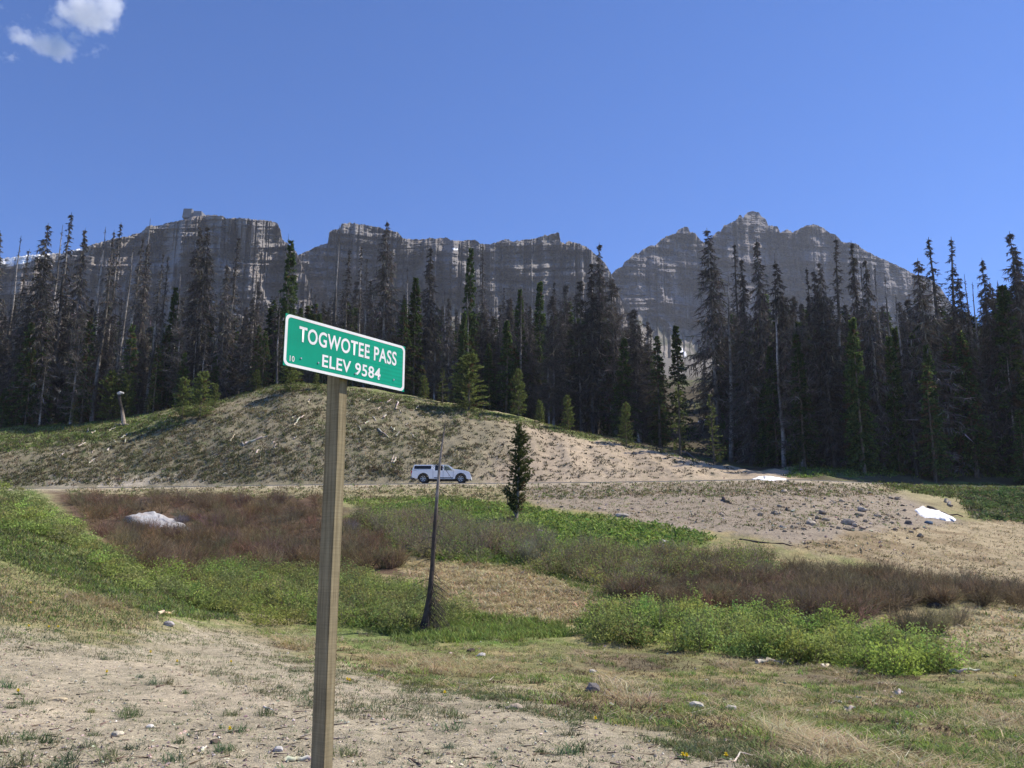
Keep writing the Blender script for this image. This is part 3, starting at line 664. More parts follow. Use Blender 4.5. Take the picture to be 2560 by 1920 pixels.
# canopy shell
loft('canopy', [(U(300), 1.24), (U(830), 1.245), (U(832), 1.72), (U(350), 1.715), (U(338), 1.69)], HW * .955, HW * .74, 1.24, 1.72, M_paint, bevel=.03)
def pane(name, pts, off, hw0, hw1, z0, z1, mat, parent=truck, thick=.012):
    for sgn in (-1, 1):
        bm = bmesh.new()
        def Y(z): return sgn * (hw0 + (hw1 - hw0) * (z - z0) / (z1 - z0) + off)
        A = [bm.verts.new((x, Y(z), z)) for x, z in pts]; B = [bm.verts.new((x, Y(z) - sgn * thick, z)) for x, z in pts]; n = len(pts)
        bm.faces.new(A); bm.faces.new(B[::-1])
        for i in range(n): bm.faces.new((A[i], B[i], B[(i + 1) % n], A[(i + 1) % n]))
        bmesh.ops.recalc_face_normals(bm, faces=bm.faces); bmesh.ops.triangulate(bm, faces=bm.faces)
        me = bpy.data.meshes.new(name); bm.to_mesh(me); bm.free(); link(name, me, mat, parent)
def rp(x0, z0, x1, z1, r=.04, skew=0): return [(x + skew * (z - z0), z) for x, z in rrect(x0, z0, x1, z1, r, 3)]
pane('canopy_window', rp(U(348), Zv(500), U(792), Zv(410), .05, .06), .006, HW * .955, HW * .74, 1.24, 1.72, M_dglass)
# cab: roof, pillars and glass, open inside
cab = (HW * .955, HW * .70, 1.16, 1.72)
roof = loft('cab_roof', [(U(838), 1.66), (U(1225), 1.655), (U(1255), 1.63), (U(1228), 1.69), (U(1180), 1.712), (U(1000), 1.722), (U(838), 1.715)], cab[0], cab[1], cab[2], cab[3], M_paint)
def pillar(pts): return pane('pillar', pts, .0, *cab, M_paint, thick=.05)
pillar([(U(838), 1.15), (U(893), 1.15), (U(893), 1.66), (U(838), 1.66)])
pillar([(U(1100), 1.15), (U(1130), 1.15), (U(1118), 1.66), (U(1092), 1.66)])
pillar([(U(1378), 1.15), (U(1404), 1.28), (U(1258), 1.655), (U(1222), 1.655)])
pane('rear_door_window', [(U(893), 1.16), (U(1100), 1.16), (U(1093), 1.63), (U(905), 1.63), (U(895), 1.58)], -.012, *cab, M_dglass)
pane('front_door_window', [(U(1130), 1.16), (U(1374), 1.16), (U(1340), 1.26), (U(1228), 1.63), (U(1119), 1.63)], -.012, *cab, M_cglass)
mb = MB(); mb.box((U(838), -HW * .66, 1.16), (U(844), HW * .66, 1.66)); mb.build('cab_rear_wall', M_grey, truck)
mb = MB(); a_ = [(U(1396), -HW * .8, 1.285), (U(1396), HW * .8, 1.285), (U(1250), HW * .68, 1.65), (U(1250), -HW * .68, 1.65)]
mb.add(a_, np.array([(0, 1, 2, 3)])); mb.build('windscreen', M_cglass, truck)
for sy in (-.38, .38):
    mb = MB(); mb.box((U(1040), sy - .24, .95), (U(1085), sy + .24, 1.42)); mb.box((U(1048), sy - .12, 1.43), (U(1078), sy + .12, 1.58)); mb.build('seat', M_seat, truck)
# trim
pane('sill_trim', [(U(872), Zv(742)), (U(1372), Zv(742)), (U(1372), Zv(722)), (U(872), Zv(722))], .006, HW, HW, 0, 1, M_black)
for s_ in (-1, 1):
    mb = MB(); mb.box((U(870), s_ * (HW + .02) - .06, .33), (U(1400), s_ * (HW + .02) + .06, .375)); mb.build('running_board', M_grey, truck)
mb = MB(); mb.box((U(470), -.62, .28), (U(1760), .62, .42)); mb.build('chassis', M_black, truck)
for cx in (wx1, wx2):
    for s_ in (-1, 1):
        mb = MB()
        for i in range(12):
            a0, a1 = R(-2 + 184 * i / 12), R(-2 + 184 * (i + 1) / 12); ro, ri = .535, .47
            q = [(cx + r_ * math.cos(a), s_ * (HW + o_), wz + r_ * math.sin(a)) for a, r_, o_ in ((a0, ro, .004), (a1, ro, .004), (a1, ri, .03), (a0, ri, .03))]
            mb.add(q, np.array([(0, 1, 2, 3)])); q2 = [(x, y - s_ * .09, z) for x, y, z in q[2:]] + q[2:]; mb.add(q2, np.array([(0, 1, 3, 2)]))
        mb.build('fender_flare', M_black, truck)
    for s_ in (-1, 1):
        wh = empty('wheel', (cx, s_ * (HW - .12), wz)); wh.parent = truck
        mb = MB(); prof = [(-.12, .26), (-.125, .36), (-.10, .395), (-.04, .405), (.04, .405), (.10, .395), (.125, .36), (.12, .26)]
        n_ = 28; V = [(r_ * math.cos(2 * math.pi * i / n_), s_ * y_, r_ * math.sin(2 * math.pi * i / n_)) for i in range(n_) for y_, r_ in prof]
        k_ = len(prof); T = [(i * k_ + j, ((i + 1) % n_) * k_ + j, ((i + 1) % n_) * k_ + (j + 1) % k_, i * k_ + (j + 1) % k_) for i in range(n_) for j in range(k_)]
        mb.add(V, np.array(T)); mb.build('tyre', M_tyre, wh, True)
        mb = MB()
        mb.tube([(0, s_ * .07, 0), (0, s_ * .10, 0)], [.06, .05], 12)
        for i in range(n_):
            a0, a1 = 2 * math.pi * i / n_, 2 * math.pi * (i + 1) / n_
            mb.add([(r_ * math.cos(a), s_ * y_, r_ * math.sin(a)) for a, r_, y_ in ((a0, .265, .11), (a1, .265, .11), (a1, .235, .095), (a0, .235, .095))], np.array([(0, 1, 2, 3)]))
        for i in range(6):
            a = 2 * math.pi * i / 6; d_ = np.array([math.cos(a), 0, math.sin(a)]); p_ = np.array([-math.sin(a), 0, math.cos(a)])
            mb.add([d_ * .04 - p_ * .03 + [0, s_ * .095, 0], d_ * .04 + p_ * .03 + [0, s_ * .095, 0], d_ * .25 + p_ * .045 + [0, s_ * .105, 0], d_ * .25 - p_ * .045 + [0, s_ * .105, 0]], np.array([(0, 1, 2, 3)]))
        mb.build('rim', M_rim, wh)
        mb = MB(); mb.tube([(0, s_ * .03, 0), (0, s_ * .05, 0)], .25, 20); mb.build('brake_disc', M_black, wh)
mb = MB(); mb.box((U(242), -HW * .93, .44), (U(318), HW * .93, .62)); mb.box((U(238), -.4, .54), (U(262), .4, .625)); mb.build('rear_bumper', M_grey, truck)
for s_ in (-1, 1):
    mb = MB(); mb.box((U(268), s_ * (HW * .9) - .06 * 1, .79), (U(315), s_ * (HW * .9) + .105, 1.14)); mb.build('tail_light', M_red, truck)
    mb = MB(); V = [(U(1698), s_ * (HW + .004), .99), (U(1812), s_ * (HW * .86), .95), (U(1822), s_ * (HW * .80), .87), (U(1770), s_ * (HW + .004), .90)]; mb.add(V + [(x, y - s_ * .1, z) for x, y, z in V], np.array([(0, 1, 2, 3), (0, 1, 5, 4), (1, 2, 6, 5), (2, 3, 7, 6), (3, 0, 4, 7)])); mb.build('headlight', M_lens, truck)
    mb = MB(); mb.box((U(1340), s_ * (HW + .12) - .09, 1.20), (U(1378), s_ * (HW + .12) + .09, 1.345)); mb.box((U(1362), s_ * (HW + .0) - .06, 1.20), (U(1376), s_ * (HW) + .06, 1.235)); mb.build('wing_mirror', M_paint, truck)
    mb = MB(); mb.box((U(1755), s_ * (HW * .93) - .06, .555), (U(1795), s_ * (HW * .965) + .03, .60)); mb.build('fog_light', M_black, truck)
    for hu in (900, 1135):
        mb = MB(); mb.box((U(hu), s_ * (HW + .012) - .018, 1.045), (U(hu + 52), s_ * (HW + .012) + .018, 1.075)); mb.build('door_handle', M_paint, truck)
    for x_, z0_, z1_ in ((U(845), .47, 1.24), (U(1112), .5, 1.16), (U(1378), .5, 1.16)):
        mb = MB(); mb.box((x_ - .008, s_ * (HW + .0015) - .003, z0_), (x_ + .008, s_ * (HW + .0015) + .003, z1_)); mb.build('door_seam', M_black, truck)
    mb = MB(); mb.box((U(332), s_ * (HW * .972) - .003, 1.165), (U(410), s_ * (HW * .972) + .012, 1.195)); mb.build('decal', M_grey, truck)
mb = MB(); mb.box((U(1805), -HW * .8, .36), (U(1848), HW * .8, .62)); mb.build('front_bumper', M_paint, truck)
mb = MB(); mb.box((U(1800), -.55, .34), (U(1838), .55, .40)); mb.build('air_dam', M_black, truck)
mb = MB(); mb.box((U(1815), -.55, .66), (U(1842), .55, .90)); mb.build('grille', M_black, truck)

# ------------------------------------------------------------------ conifers: prototypes 20 m tall, copied tree by tree
DEADC = np.array([(.125, .112, .10), (.09, .082, .075), (.17, .155, .14), (.105, .088, .074)])
def dead_proto(H, rmax, nb, ntw, h0, droop, tw_len, seed, pale=0.3, topbare=0.0, tw_w=.028, ragged=.3):
    global rng
    keep = rng; rng = np.random.default_rng(seed)
    m = MB(); k = 12; t = np.linspace(0, 1, k)
    wob = np.cumsum(rng.normal(0, .05, (k, 2)), 0) * H / 20; P = np.stack([wob[:, 0], wob[:, 1], t * H], 1); P[0, :2] = 0
    rad_ = .24 * (1 - t) ** .85 * H / 20 + .018
    pc_ = np.array([(.13, .115, .10)]) * (1 + .15 * rng.normal(size=(k, 1))); pm = (rng.random(k) < pale * np.linspace(1, .25, k))[:, None]; pc_ = np.where(pm, np.array([[.34, .31, .285]]), pc_)
    m.tube(P, rad_, 7, pc_); trunk = m.mesh('trunk', True)
    c = MB()
    h = h0 + (1 - h0) * rng.random(nb) ** .9; h = np.minimum(h, .985)
    az = rng.random(nb) * 2 * math.pi
    prof = np.interp(h, [0, .12, .35, .7, .9, 1], [.6, .85, 1, .5, .21, .08])
    L = rmax * prof * rng.uniform(1 - ragged - .15, 1 + ragged, nb) * H / 20 * np.where(rng.random(nb) < .12, .35, 1)
    if topbare: L *= np.where(h > 1 - topbare, .4, 1)
    base = np.stack([np.interp(h, t, P[:, 0]), np.interp(h, t, P[:, 1]), h * H], 1)
    out = np.stack([np.cos(az), np.sin(az), np.zeros(nb)], 1)
    dr = droop * rng.uniform(.5, 1.4, nb)
    q1 = base + out * (L * .5)[:, None] + np.array([0, 0, -1]) * (L * .32 * dr)[:, None]
    q2 = base + out * L[:, None] + np.array([0, 0, -1]) * (L * (.62 * dr - .08))[:, None]
    side = perp(out); w_ = (.022 + .012 * L)[:, None] * H / 20
    cc = pick(DEADC, nb, .2)
    V = np.stack([base - side * w_, base + side * w_, q1 + side * w_ * .7, q1 - side * w_ * .7, q2], 1).reshape(-1, 3); b = np.arange(nb)[:, None] * 5
    c.add(V, np.concatenate([b + np.array([[0, 1, 2]]), b + np.array([[0, 2, 3]]), b + np.array([[3, 2, 4]])]), np.repeat(cc, 5, 0))
    idx = np.repeat(np.arange(nb), ntw); s = rng.random(len(idx)) ** .8
    s1 = np.clip(s * 2, 0, 1)[:, None]; s2 = np.clip(s * 2 - 1, 0, 1)[:, None]
    pos = base[idx] + (q1 - base)[idx] * s1 + (q2 - q1)[idx] * s2
    d = out[idx] * .5 + unit(len(idx)) * .75 + np.array([0, 0, -.75]) * droop; d /= np.linalg.norm(d, axis=1, keepdims=True)
    l = tw_len * rng.uniform(.4, 1.3, len(idx)) * np.clip(L[idx] / 1.2, .35, 1.2) * H / 20
    S = perp(d) * (tw_w * rng.uniform(.6, 1.4, len(idx)))[:, None] * H / 20
    c.blades(pos, d * l[:, None], S, pick(DEADC, len(idx), .28))
    crown = c.mesh('crown'); rng = keep
    return trunk, crown
NEED = np.array([(.055, .09, .032), (.075, .12, .036), (.042, .07, .028), (.115, .15, .045)])
def live_proto(H, rmax, nb, ntw, h0, seed, cols=NEED, w=.075, up=0., sl=.42, pw=.9, dead=.06):
    global rng
    keep = rng; rng = np.random.default_rng(seed)
    m = MB(); k = 9; t = np.linspace(0, 1, k); wob = np.cumsum(rng.normal(0, .03, (k, 2)), 0) * H / 20; P = np.stack([wob[:, 0], wob[:, 1], t * H], 1); P[0, :2] = 0
    m.tube(P, .22 * (1 - t) ** .9 * (H / 20) ** .8 + .012, 7, (.13, .105, .08)); trunk = m.mesh('trunk', True)
    c = MB(); h = h0 + (.99 - h0) * rng.random(nb) ** .95; az = rng.random(nb) * 2 * math.pi
    prof = (1 - (h - h0) / (1 - h0)) ** pw * np.interp(h, [h0, h0 + .12, 1], [.75, 1, 1]) + .035
    L = rmax * prof * rng.uniform(.6, 1.2, nb) * (1 + .25 * vnoise(az * 1.3, h * 6, 0, seed))
    base = np.stack([np.interp(h, t, P[:, 0]), np.interp(h, t, P[:, 1]), h * H], 1); out = np.stack([np.cos(az), np.sin(az), np.zeros(nb)], 1)
    dz = np.interp(h, [0, .5, 1], [-.42, -.25, .35]) + up
    q2 = base + out * L[:, None] + np.array([0, 0, 1]) * (L * dz)[:, None]; q1 = (base + q2) / 2 + np.array([0, 0, .07]) * L[:, None]
    idx = np.repeat(np.arange(nb), ntw); s = rng.random(len(idx)) ** .65; s1 = np.clip(s * 2, 0, 1)[:, None]; s2 = np.clip(s * 2 - 1, 0, 1)[:, None]
    pos = base[idx] + (q1 - base)[idx] * s1 + (q2 - q1)[idx] * s2
    d = out[idx] * .8 + unit(len(idx)) * .7 + np.array([0, 0, -.25 + up * 1.2]); d /= np.linalg.norm(d, axis=1, keepdims=True)
    sc_ = (H / 20) ** .6
    l = sl * rng.uniform(.5, 1.3, len(idx)) * sc_; S = perp(d) * (w * rng.uniform(.6, 1.4, len(idx)))[:, None] * sc_
    col = pick(cols, len(idx), .22, .06); tip = s[:, None] > .8; col = np.where(tip, col * 1.3, col)
    dd = (rng.random(nb) < dead)[idx][:, None]; col = np.where(dd, np.array([[.13, .085, .05]]), col)
    c.leaves(pos + d * l[:, None] * .5, d * l[:, None] * .5, S, col)
    side = perp(out); w_ = .02 * sc_
    c.blades(base, q2 - base, side * w_, np.broadcast_to(np.array([.10, .08, .06]), (nb, 3)))
    crown = c.mesh('crown'); rng = keep; return trunk, crown
PROTO = {}
def P_(kind, maker): PROTO.setdefault(kind, []).append(maker)
for sd_ in range(4): P_('bare', dead_proto(20, 1.45, 200, 13, .18, .8, .6, 100 + sd_, .3, ragged=.4, tw_w=.036))
for sd_ in range(4): P_('shaggy', dead_proto(20, 2.15, 280, 22, .07, 1.0, .8, 200 + sd_, .08, tw_w=.043))
for sd_ in range(3): P_('full', dead_proto(20, 2.8, 300, 22, .04, .85, .8, 300 + sd_, .06, tw_w=.042))
for sd_ in range(2): P_('pole', dead_proto(20, .75, 60, 6, .3, .4, .45, 400 + sd_, .6))
for sd_ in range(2): P_('broad', dead_proto(20, 3.1, 170, 34, .10, .15, 1.0, 450 + sd_, .35, tw_w=.032, ragged=.5))
for sd_ in range(4): P_('green', live_proto(20, 2.6, 260, 32, .04, 500 + sd_))
for sd_ in range(2): P_('sparse', live_proto(20, 2.4, 190, 24, .08, 600 + sd_, dead=.25))
YC = np.array([(.13, .155, .045), (.16, .185, .055), (.10, .135, .04)])
for sd_ in range(3): P_('young', live_proto(5, 1.35, 170, 36, .02, 700 + sd_, YC, .075, .55, .46, .5, .03))
for sd_ in range(2): P_('sapling', live_proto(5, .8, 70, 22, .04, 800 + sd_, YC, .06, .45, .36, .8, .02))
BASEH = dict(young=5., sapling=5.); LIVE = ('green', 'sparse', 'young', 'sapling')
NAMES = dict(bare='dead_spruce', shaggy='dead_spruce', full='dead_spruce', pole='dead_spruce', broad='dead_pine', green='spruce_tree', sparse='spruce_tree', young='young_pine', sapling='young_pine')
def tree(kind, x, y, H, label, group, wide=1.0, lean=0., v=None, sink=.15):
    pr = PROTO[kind]; tr, cr_ = pr[(random.randrange(len(pr)) if v is None else v % len(pr))]
    o = empty(NAMES[kind], (x, y, float(zf(x, y)) - sink), random.random() * 6.283)
    if lean: o.rotation_mode = 'ZYX'; o.rotation_euler = (0, lean, random.random() * 6.283)
    s = H / BASEH.get(kind, 20.); ws = wide * s ** .75
    o.scale = (ws, ws, s)
    tag(o, label, 'tree', group)
    link('trunk', tr, M_bark, o); link('crown', cr_, M_needle if kind in LIVE else M_twig, o)
    return o
FRX = [-400, 0, 300, 500, 700, 900, 1100, 1300, 1500, 1620, 1700, 1830, 1860, 1950, 2100, 2300, 2560, 3000]
FRD = [106, 106, 106, 110, 114, 117, 118, 118, 119, 120, 120, 118, 113, 106, 97, 92, 89, 88]
def depth_at(px, off): return (float(np.interp(px, FRX, FRD)) + off) * float(np.interp(px, gpx, YR)) / 75
used = []
def place(kind, px, pyt, off, label, group=None, wide=1., lean=0., v=None):
    Y = depth_at(px, off); tp = at(px, pyt, Y); zg = float(zf(tp[0], Y)); H = tp[2] - zg
    if H < 1.0: return None
    used.append((tp[0] + 0, Y)); return tree(kind, tp[0] - math.sin(lean) * H, Y, H, label, group, wide, lean, v)
# ------------------------------------------------------------------ trees that can be told apart: (kind, top px, top py, metres behind the forest edge, width, lean, what singles it out)
G_SKY = 'dead spruces standing against the sky and cliffs'
DT = [
 ('shaggy', 4, 572, 6, 1.0, .0, 'dead spruce cut by the photo edge under the snow bank'),
 ('pole', 58, 590, 10, 1.0, .02, 'thin dead spruce in front of the broad end of the snow bank'),
 ('bare', 68, 618, 4, .9, .02, 'short topped dead spruce beside the thin one in front of the snow bank'),
 ('full', 126, 556, 3, .95, .03, 'dark shaggy dead spruce with a bent drooping top before the snow bank'),
 ('pole', 160, 560, 9, .9, .01, 'thin bare dead spruce just beside the tallest one by the snow bank'),
 ('bare', 179, 528, 5, 1.15, .01, 'tallest dead spruce by the snow bank, its bare tip well above the ridge'),
 ('shaggy', 218, 566, 7, .8, .01, 'dead spruce with stubby side branches where the snow streak thins out'),
 ('pole', 268, 563, 8, .9, .03, 'first of three close dead tips where ridge meets the layered butte'),
 ('bare', 286, 572, 5, .9, .02, 'middle of three close dead tips where ridge meets the layered butte'),
 ('bare', 305, 553, 9, 1.0, .02, 'last and tallest of three close dead tips where ridge meets the butte'),
 ('pole', 337, 603, 6, .9, .03, 'thin leaning dead spruce before the sunlit corner of the butte'),
 ('bare', 361, 584, 3, 1.0, .03, 'leaning dead spruce crossing the notch at the near corner of the butte'),
 ('pole', 376, 545, 11, 1.0, .0, 'needle thin dead spruce reaching the rim of the layered butte'),
 ('shaggy', 371, 600, 8, .8, .01, 'dead spruce tight beside the needle thin one under the butte rim'),
 ('bare', 405, 626, 4, .9, .02, 'dead spruce before the pale ledges, first of a close pair'),
 ('bare', 422, 634, 6, .9, .02, 'dead spruce before the pale ledges, second of a close pair'),
 ('pole', 456, 662, 9, 1.0, .01, 'thin dead spruce before the lowest pale ledges of the butte'),
 ('full', 506, 560, 6, .75, .0, 'dark dead spruce directly under the summit block, first of a pair'),
 ('full', 523, 562, 4, .85, .0, 'dark dead spruce directly under the summit block, second of a pair'),
 ('bare', 597, 584, 7, 1.2, .02, 'dead spruce with a pale lower trunk before the smooth butte wall'),
 ('pole', 648, 622, 8, 1.0, .01, 'thin dead spruce before the square far corner of the butte'),
 ('shaggy', 570, 655, 2, .9, .0, 'low dead spruce between two taller ones before the smooth butte wall'),
 ('pole', 724, 580, 9, .8, .01, 'thin dead spike rising behind the tall green spruce in the notch'),
 ('pole', 846, 560, 8, 1.0, .0, 'thin dead spruce rising to the flat top of the mesa step'),
 ('bare', 875, 620, 4, 1.0, .0, 'dead spruce before the mesa step, nearest its thin tall neighbour'),
 ('bare', 905, 612, 7, 1.0, .0, 'dead spruce midway between two tall ones before the mesa step'),
 ('bare', 921, 640, 3, .9, .0, 'shorter dead spruce midway between two tall ones before the mesa step'),
 ('full', 968, 550, 3, .95, .0, 'tall shaggy dead spruce above the lettering, its top over the mesa rim'),
 ('shaggy', 1072, 612, 5, 1.0, .0, 'cone shaped dead spruce standing alone before the mesa columns'),
 ('pole', 1022, 665, 9, 1.0, .0, 'thin dark dead spruce between the tall shaggy and the cone shaped one'),
 ('bare', 1207, 607, 8, .95, .0, 'dead spruce beside the dark green spire below the mesa rim'),
 ('full', 1493, 604, 6, .8, .02, 'dead spruce with branches swept to one side before the cliff end'),
 ('shaggy', 1474, 650, 3, .9, .0, 'drooping dead spruce close under the one with swept branches'),
 ('full', 1774, 567, 2, 1.05, .0, 'big dead spruce standing alone in the gap, branched to the ground'),
 ('pole', 1818, 690, 1, 1.1, .03, 'dark leaning pole of a dead spruce next to the big one in the gap'),
 ('bare', 1831, 602, 9, 1.0, .0, 'dead spruce before the notch between the two summits'),
 ('shaggy', 1858, 640, 6, .8, .0, 'short dead spruce between two taller ones under the summits notch'),
 ('shaggy', 1889, 594, 4, 1.0, .0, 'shaggy dead spruce directly under the highest summit'),
 ('pole', 1936, 632, 8, 1.0, .02, 'thin leaning dead spruce next to the broad dead one under the summit'),
 ('full', 1945, 650, 3, .95, .0, 'broad dead spruce with a pointed top under the highest summit'),
 ('bare', 2015, 664, 7, .9, .0, 'bare dead spruce before the pale gully of the highest peak'),
 ('full', 2037, 668, 3, .7, .0, 'narrow reddish dead spruce, first of a dark pair by the pale gully'),
 ('full', 2052, 648, 4, .7, .0, 'narrow dead spruce, second of a dark pair by the pale gully'),
 ('bare', 2088, 588, 5, 1.15, .03, 'leaning dead spruce whose tip crosses the second rounded summit'),
 ('shaggy', 2124, 600, 6, .8, .0, 'narrow dead spruce under the drop behind the second rounded summit'),
 ('pole', 2146, 655, 10, .9, .0, 'thin low dead spruce tucked behind the narrow one'),
 ('shaggy', 2164, 640, 3, .8, .0, 'dense narrow dead spruce before the hazy shoulder of the peak'),
 ('pole', 2182, 660, 9, .9, .0, 'thin dead pole before the hazy shoulder of the peak'),
 ('pole', 2208, 680, 5, 1.0, .0, 'dead spruce with a bare white tipped trunk before the hazy shoulder'),
 ('pole', 2240, 735, 9, 1., .0, 'low grey dead pole before the lower hazy shoulder'),
 ('full', 2295, 640, 2, 1.05, .0, 'full dark dead spruce shaped like a cone, on the fading ridge line'),
 ('bare', 2327, 590, 6, 1.3, .0, 'tall ragged dead spruce clear against the sky above the ridge end'),
 ('bare', 2378, 592, 5, 1.2, .04, 'leaning dead spruce clear against the sky next to the ragged one'),
 ('full', 2390, 688, 3, .8, .0, 'dark bushy dead spruce below the leaning one at the ridge end'),
 ('pole', 2413, 682, 8, .9, .0, 'thin grey dead snag in the sky gap after the ridge end'),
 ('pole', 2432, 705, 10, .9, .02, 'second thin grey dead snag in the sky gap after the ridge end'),
 ('full', 2451, 640, 4, .75, .0, 'even tipped dead spruce between the sky gap and the largest spruce'),
 ('pole', 2490, 700, 8, 1., .0, 'slender dead snag just before the largest dead spruce'),
 ('full', 2519, 578, 3, 1.0, .0, 'largest dead spruce on the skyline with wide level branches'),
 ('bare', 2547, 652, 6, 1.1, .0, 'dead spruce leaning on the side of the largest one at the frame edge'),
 ('broad', 1090, 800, 1, .9, .0, 'spreading silvery dead pine with curved limbs behind the sign end'),
 ('broad', 1380, 735, 2, 1.0, .0, 'wide grey dead pine in the thicket of bare crowns past the pickup'),
 ('broad', 1450, 700, 5, 1.0, .0, 'wide grey dead pine with a rounded crown under the cliff end'),
 ('broad', 1530, 690, 4, 1.15, .0, 'largest rounded grey dead pine beside the gap in the forest'),
 ('broad', 1590, 770, 1, 1.0, .0, 'pale trunked dead pine at the edge of the path clearing'),
 ('broad', 1620, 800, 5, .8, .0, 'low grey dead pine nearest the talus gap'),
 ('shaggy', 75, 745, 1, 1.0, .0, 'grey dead spruce with hanging twigs at the open edge by the low stump'),
 ('broad', 205, 770, 0, .8, .0, 'fuzzy grey dead spruce with fallen limbs behind the leaning snag'),
]
for i, (k, px, py, off, wd, ln, lab) in enumerate(DT): place(k, px, py, off, lab, G_SKY, wd, ln, i)
GT = [
 ('green', 727, 598, 5, .85, 'tall dark green spruce standing in the notch between butte and mesa'),
 ('green', 1176, 618, 7, .7, 'dark green spire below the mesa rim beside a dead spruce'),
 ('green', 1040, 690, 3, .9, 'bright green spruce under the mesa columns'),
 ('sparse', 1010, 745, 1, .9, 'yellow green spruce above the far end of the sign'),
 ('green', 1350, 700, 6, .8, 'deep green spruce at the thick of the bare crowns'),
 ('green', 1300, 720, 4, .7, 'slim green spruce left of the deep green one among bare crowns'),
 ('green', 1688, 810, 1, .95, 'pointed green spruce standing before the talus gap'),
 ('sparse', 1640, 835, 0, 1.1, 'leafy green spruce at the clearing, next to the pointed one'),
 ('sparse', 230, 790, 1, .9, 'yellowish spruce with sparse boughs behind the leaning snag'),
 ('green', 440, 715, 4, .8, 'green spruce under the pale ledges of the butte'),
 ('sparse', 85, 865, 0, 1.0, 'hanging green spruce with two bare trunks by the low stump'),
 ('green', 14, 968, -1, 1.4, 'small green spruce cut by the frame edge above the hillside'),
 ('green', 2130, 790, 0, .9, 'green spruce rising in the middle of the dark stand'),
 ('green', 1990, 830, -1, .9, 'bright green edged spruce at the road side of the dark stand'),
 ('sparse', 2310, 905, -1, 1.2, 'yellow green spruce above the sunlit glade in the dark stand'),
 ('green', 1925, 860, 1, .9, 'green spruce with a shaggy neighbour under the highest peak'),
 ('sparse', 2270, 850, 4, 1., 'half bare green spruce behind the sunlit glade'),
 ('green', 2545, 1020, -1, 1.2, 'low green spruce at the frame edge beside the road'),
]
for i, (k, px, py, off, wd, lab) in enumerate(GT): place(k, px, py, off, lab, 'green spruces among the dead trees', wd, 0., i)
# young pines along the crest: (kind, px, top py, base py, width, label)
YT = [('young', 1172, 888, 1026, 1.5, 'big bushy young pine casting a long shadow on the bank'), ('sapling', 1106, 922, 1004, 1.3, 'light green young pine next to the big bushy one'), ('young', 1296, 925, 1032, .8, 'slim yellow green young pine past the big bushy one'),
 ('young', 500, 930, 1052, 1.1, 'bushy young pine at the head of the longest hill shadow'), ('young', 455, 945, 1048, .9, 'young pine paired with the bushy one above the longest hill shadow'), ('young', 272, 930, 1035, 1.1, 'round young pine behind the leaning snag'),
 ('young', 312, 935, 1030, .8, 'narrow young pine close behind the leaning snag'), ('sapling', 370, 980, 1032, 1.2, 'small young pine amid the white roots by the snag'), ('sapling', 182, 1005, 1040, 1.2, 'low young pine in the grass before the dark trunks'), ('sapling', 38, 1035, 1064, 1.2, 'tiny young pine beside the low white stump'),
 ('young', 535, 960, 1020, .8, 'russet tipped young pine on the grassy shoulder'), ('young', 640, 925, 975, .9, 'young pine on the grassy shoulder before the pale trunk'), ('young', 726, 905, 978, 1.5, 'dark young pine under the near end of the sign'), ('young', 790, 935, 975, .9, 'young pine hidden partly by the top of the post'),
 ('young', 1060, 940, 985, .9, 'young pine in the sunny grass under the far end of the sign'), ('sapling', 1700, 955, 1115, 1.1, 'tall light green young pine beside the forest path'), ('sapling', 1782, 985, 1100, 1.2, 'young pine in front of the big dead spruce in the gap'), ('young', 1565, 1010, 1085, .8, 'young pine at the foot of the pale trunked dead pine'),
 ('sapling', 1890, 1140, 1168, 1.2, 'tiny young pine at the foot of the bank behind the road'), ('sapling', 1912, 1142, 1170, 1.2, 'tiny young pine paired with another behind the road'), ('sapling', 2000, 1128, 1178, 1.2, 'young pine in the bright grass behind the road'), ('sapling', 1965, 1085, 1165, 1.3, 'slim young pine at the side of the bright grass'), ('young', 2275, 920, 1120, .9, 'tall young pine above the sunlit glade'), ('sapling', 2090, 950, 1130, 1.2, 'light green young pine inside the dark stand'),
 ('young', 2470, 1070, 1190, .9, 'young pine at the dark road edge'), ('young', 2425, 960, 1150, .9, 'yellow green young pine with a bare base in the dark stand'), ('young', 1420, 990, 1070, .8, 'young pine low in front of the wide grey dead pines'), ('young', 1350, 1000, 1055, .8, 'dull young pine at the crest past the slim yellow one')]
for i, (k, px, pt, pb, wd, lab) in enumerate(YT):
    p, ok = hit([px], [pb])
    if not ok[0]: continue
    x, y, z = p[0]; yc_ = (float(np.interp(px, CRX, CRD)) - 1.0) * float(np.interp(px, gpx, YR)) / 75
    if px < 1850 and y > yc_: y = yc_; x = at(px, pb, y)[0]; z = float(zf(x, y))
    tp = at(px, pt, y); tree(k, x, y, max(.8, tp[2] - z), lab, 'young pines along the forest edge', wd, 0., i, .05); used.append((x, y))
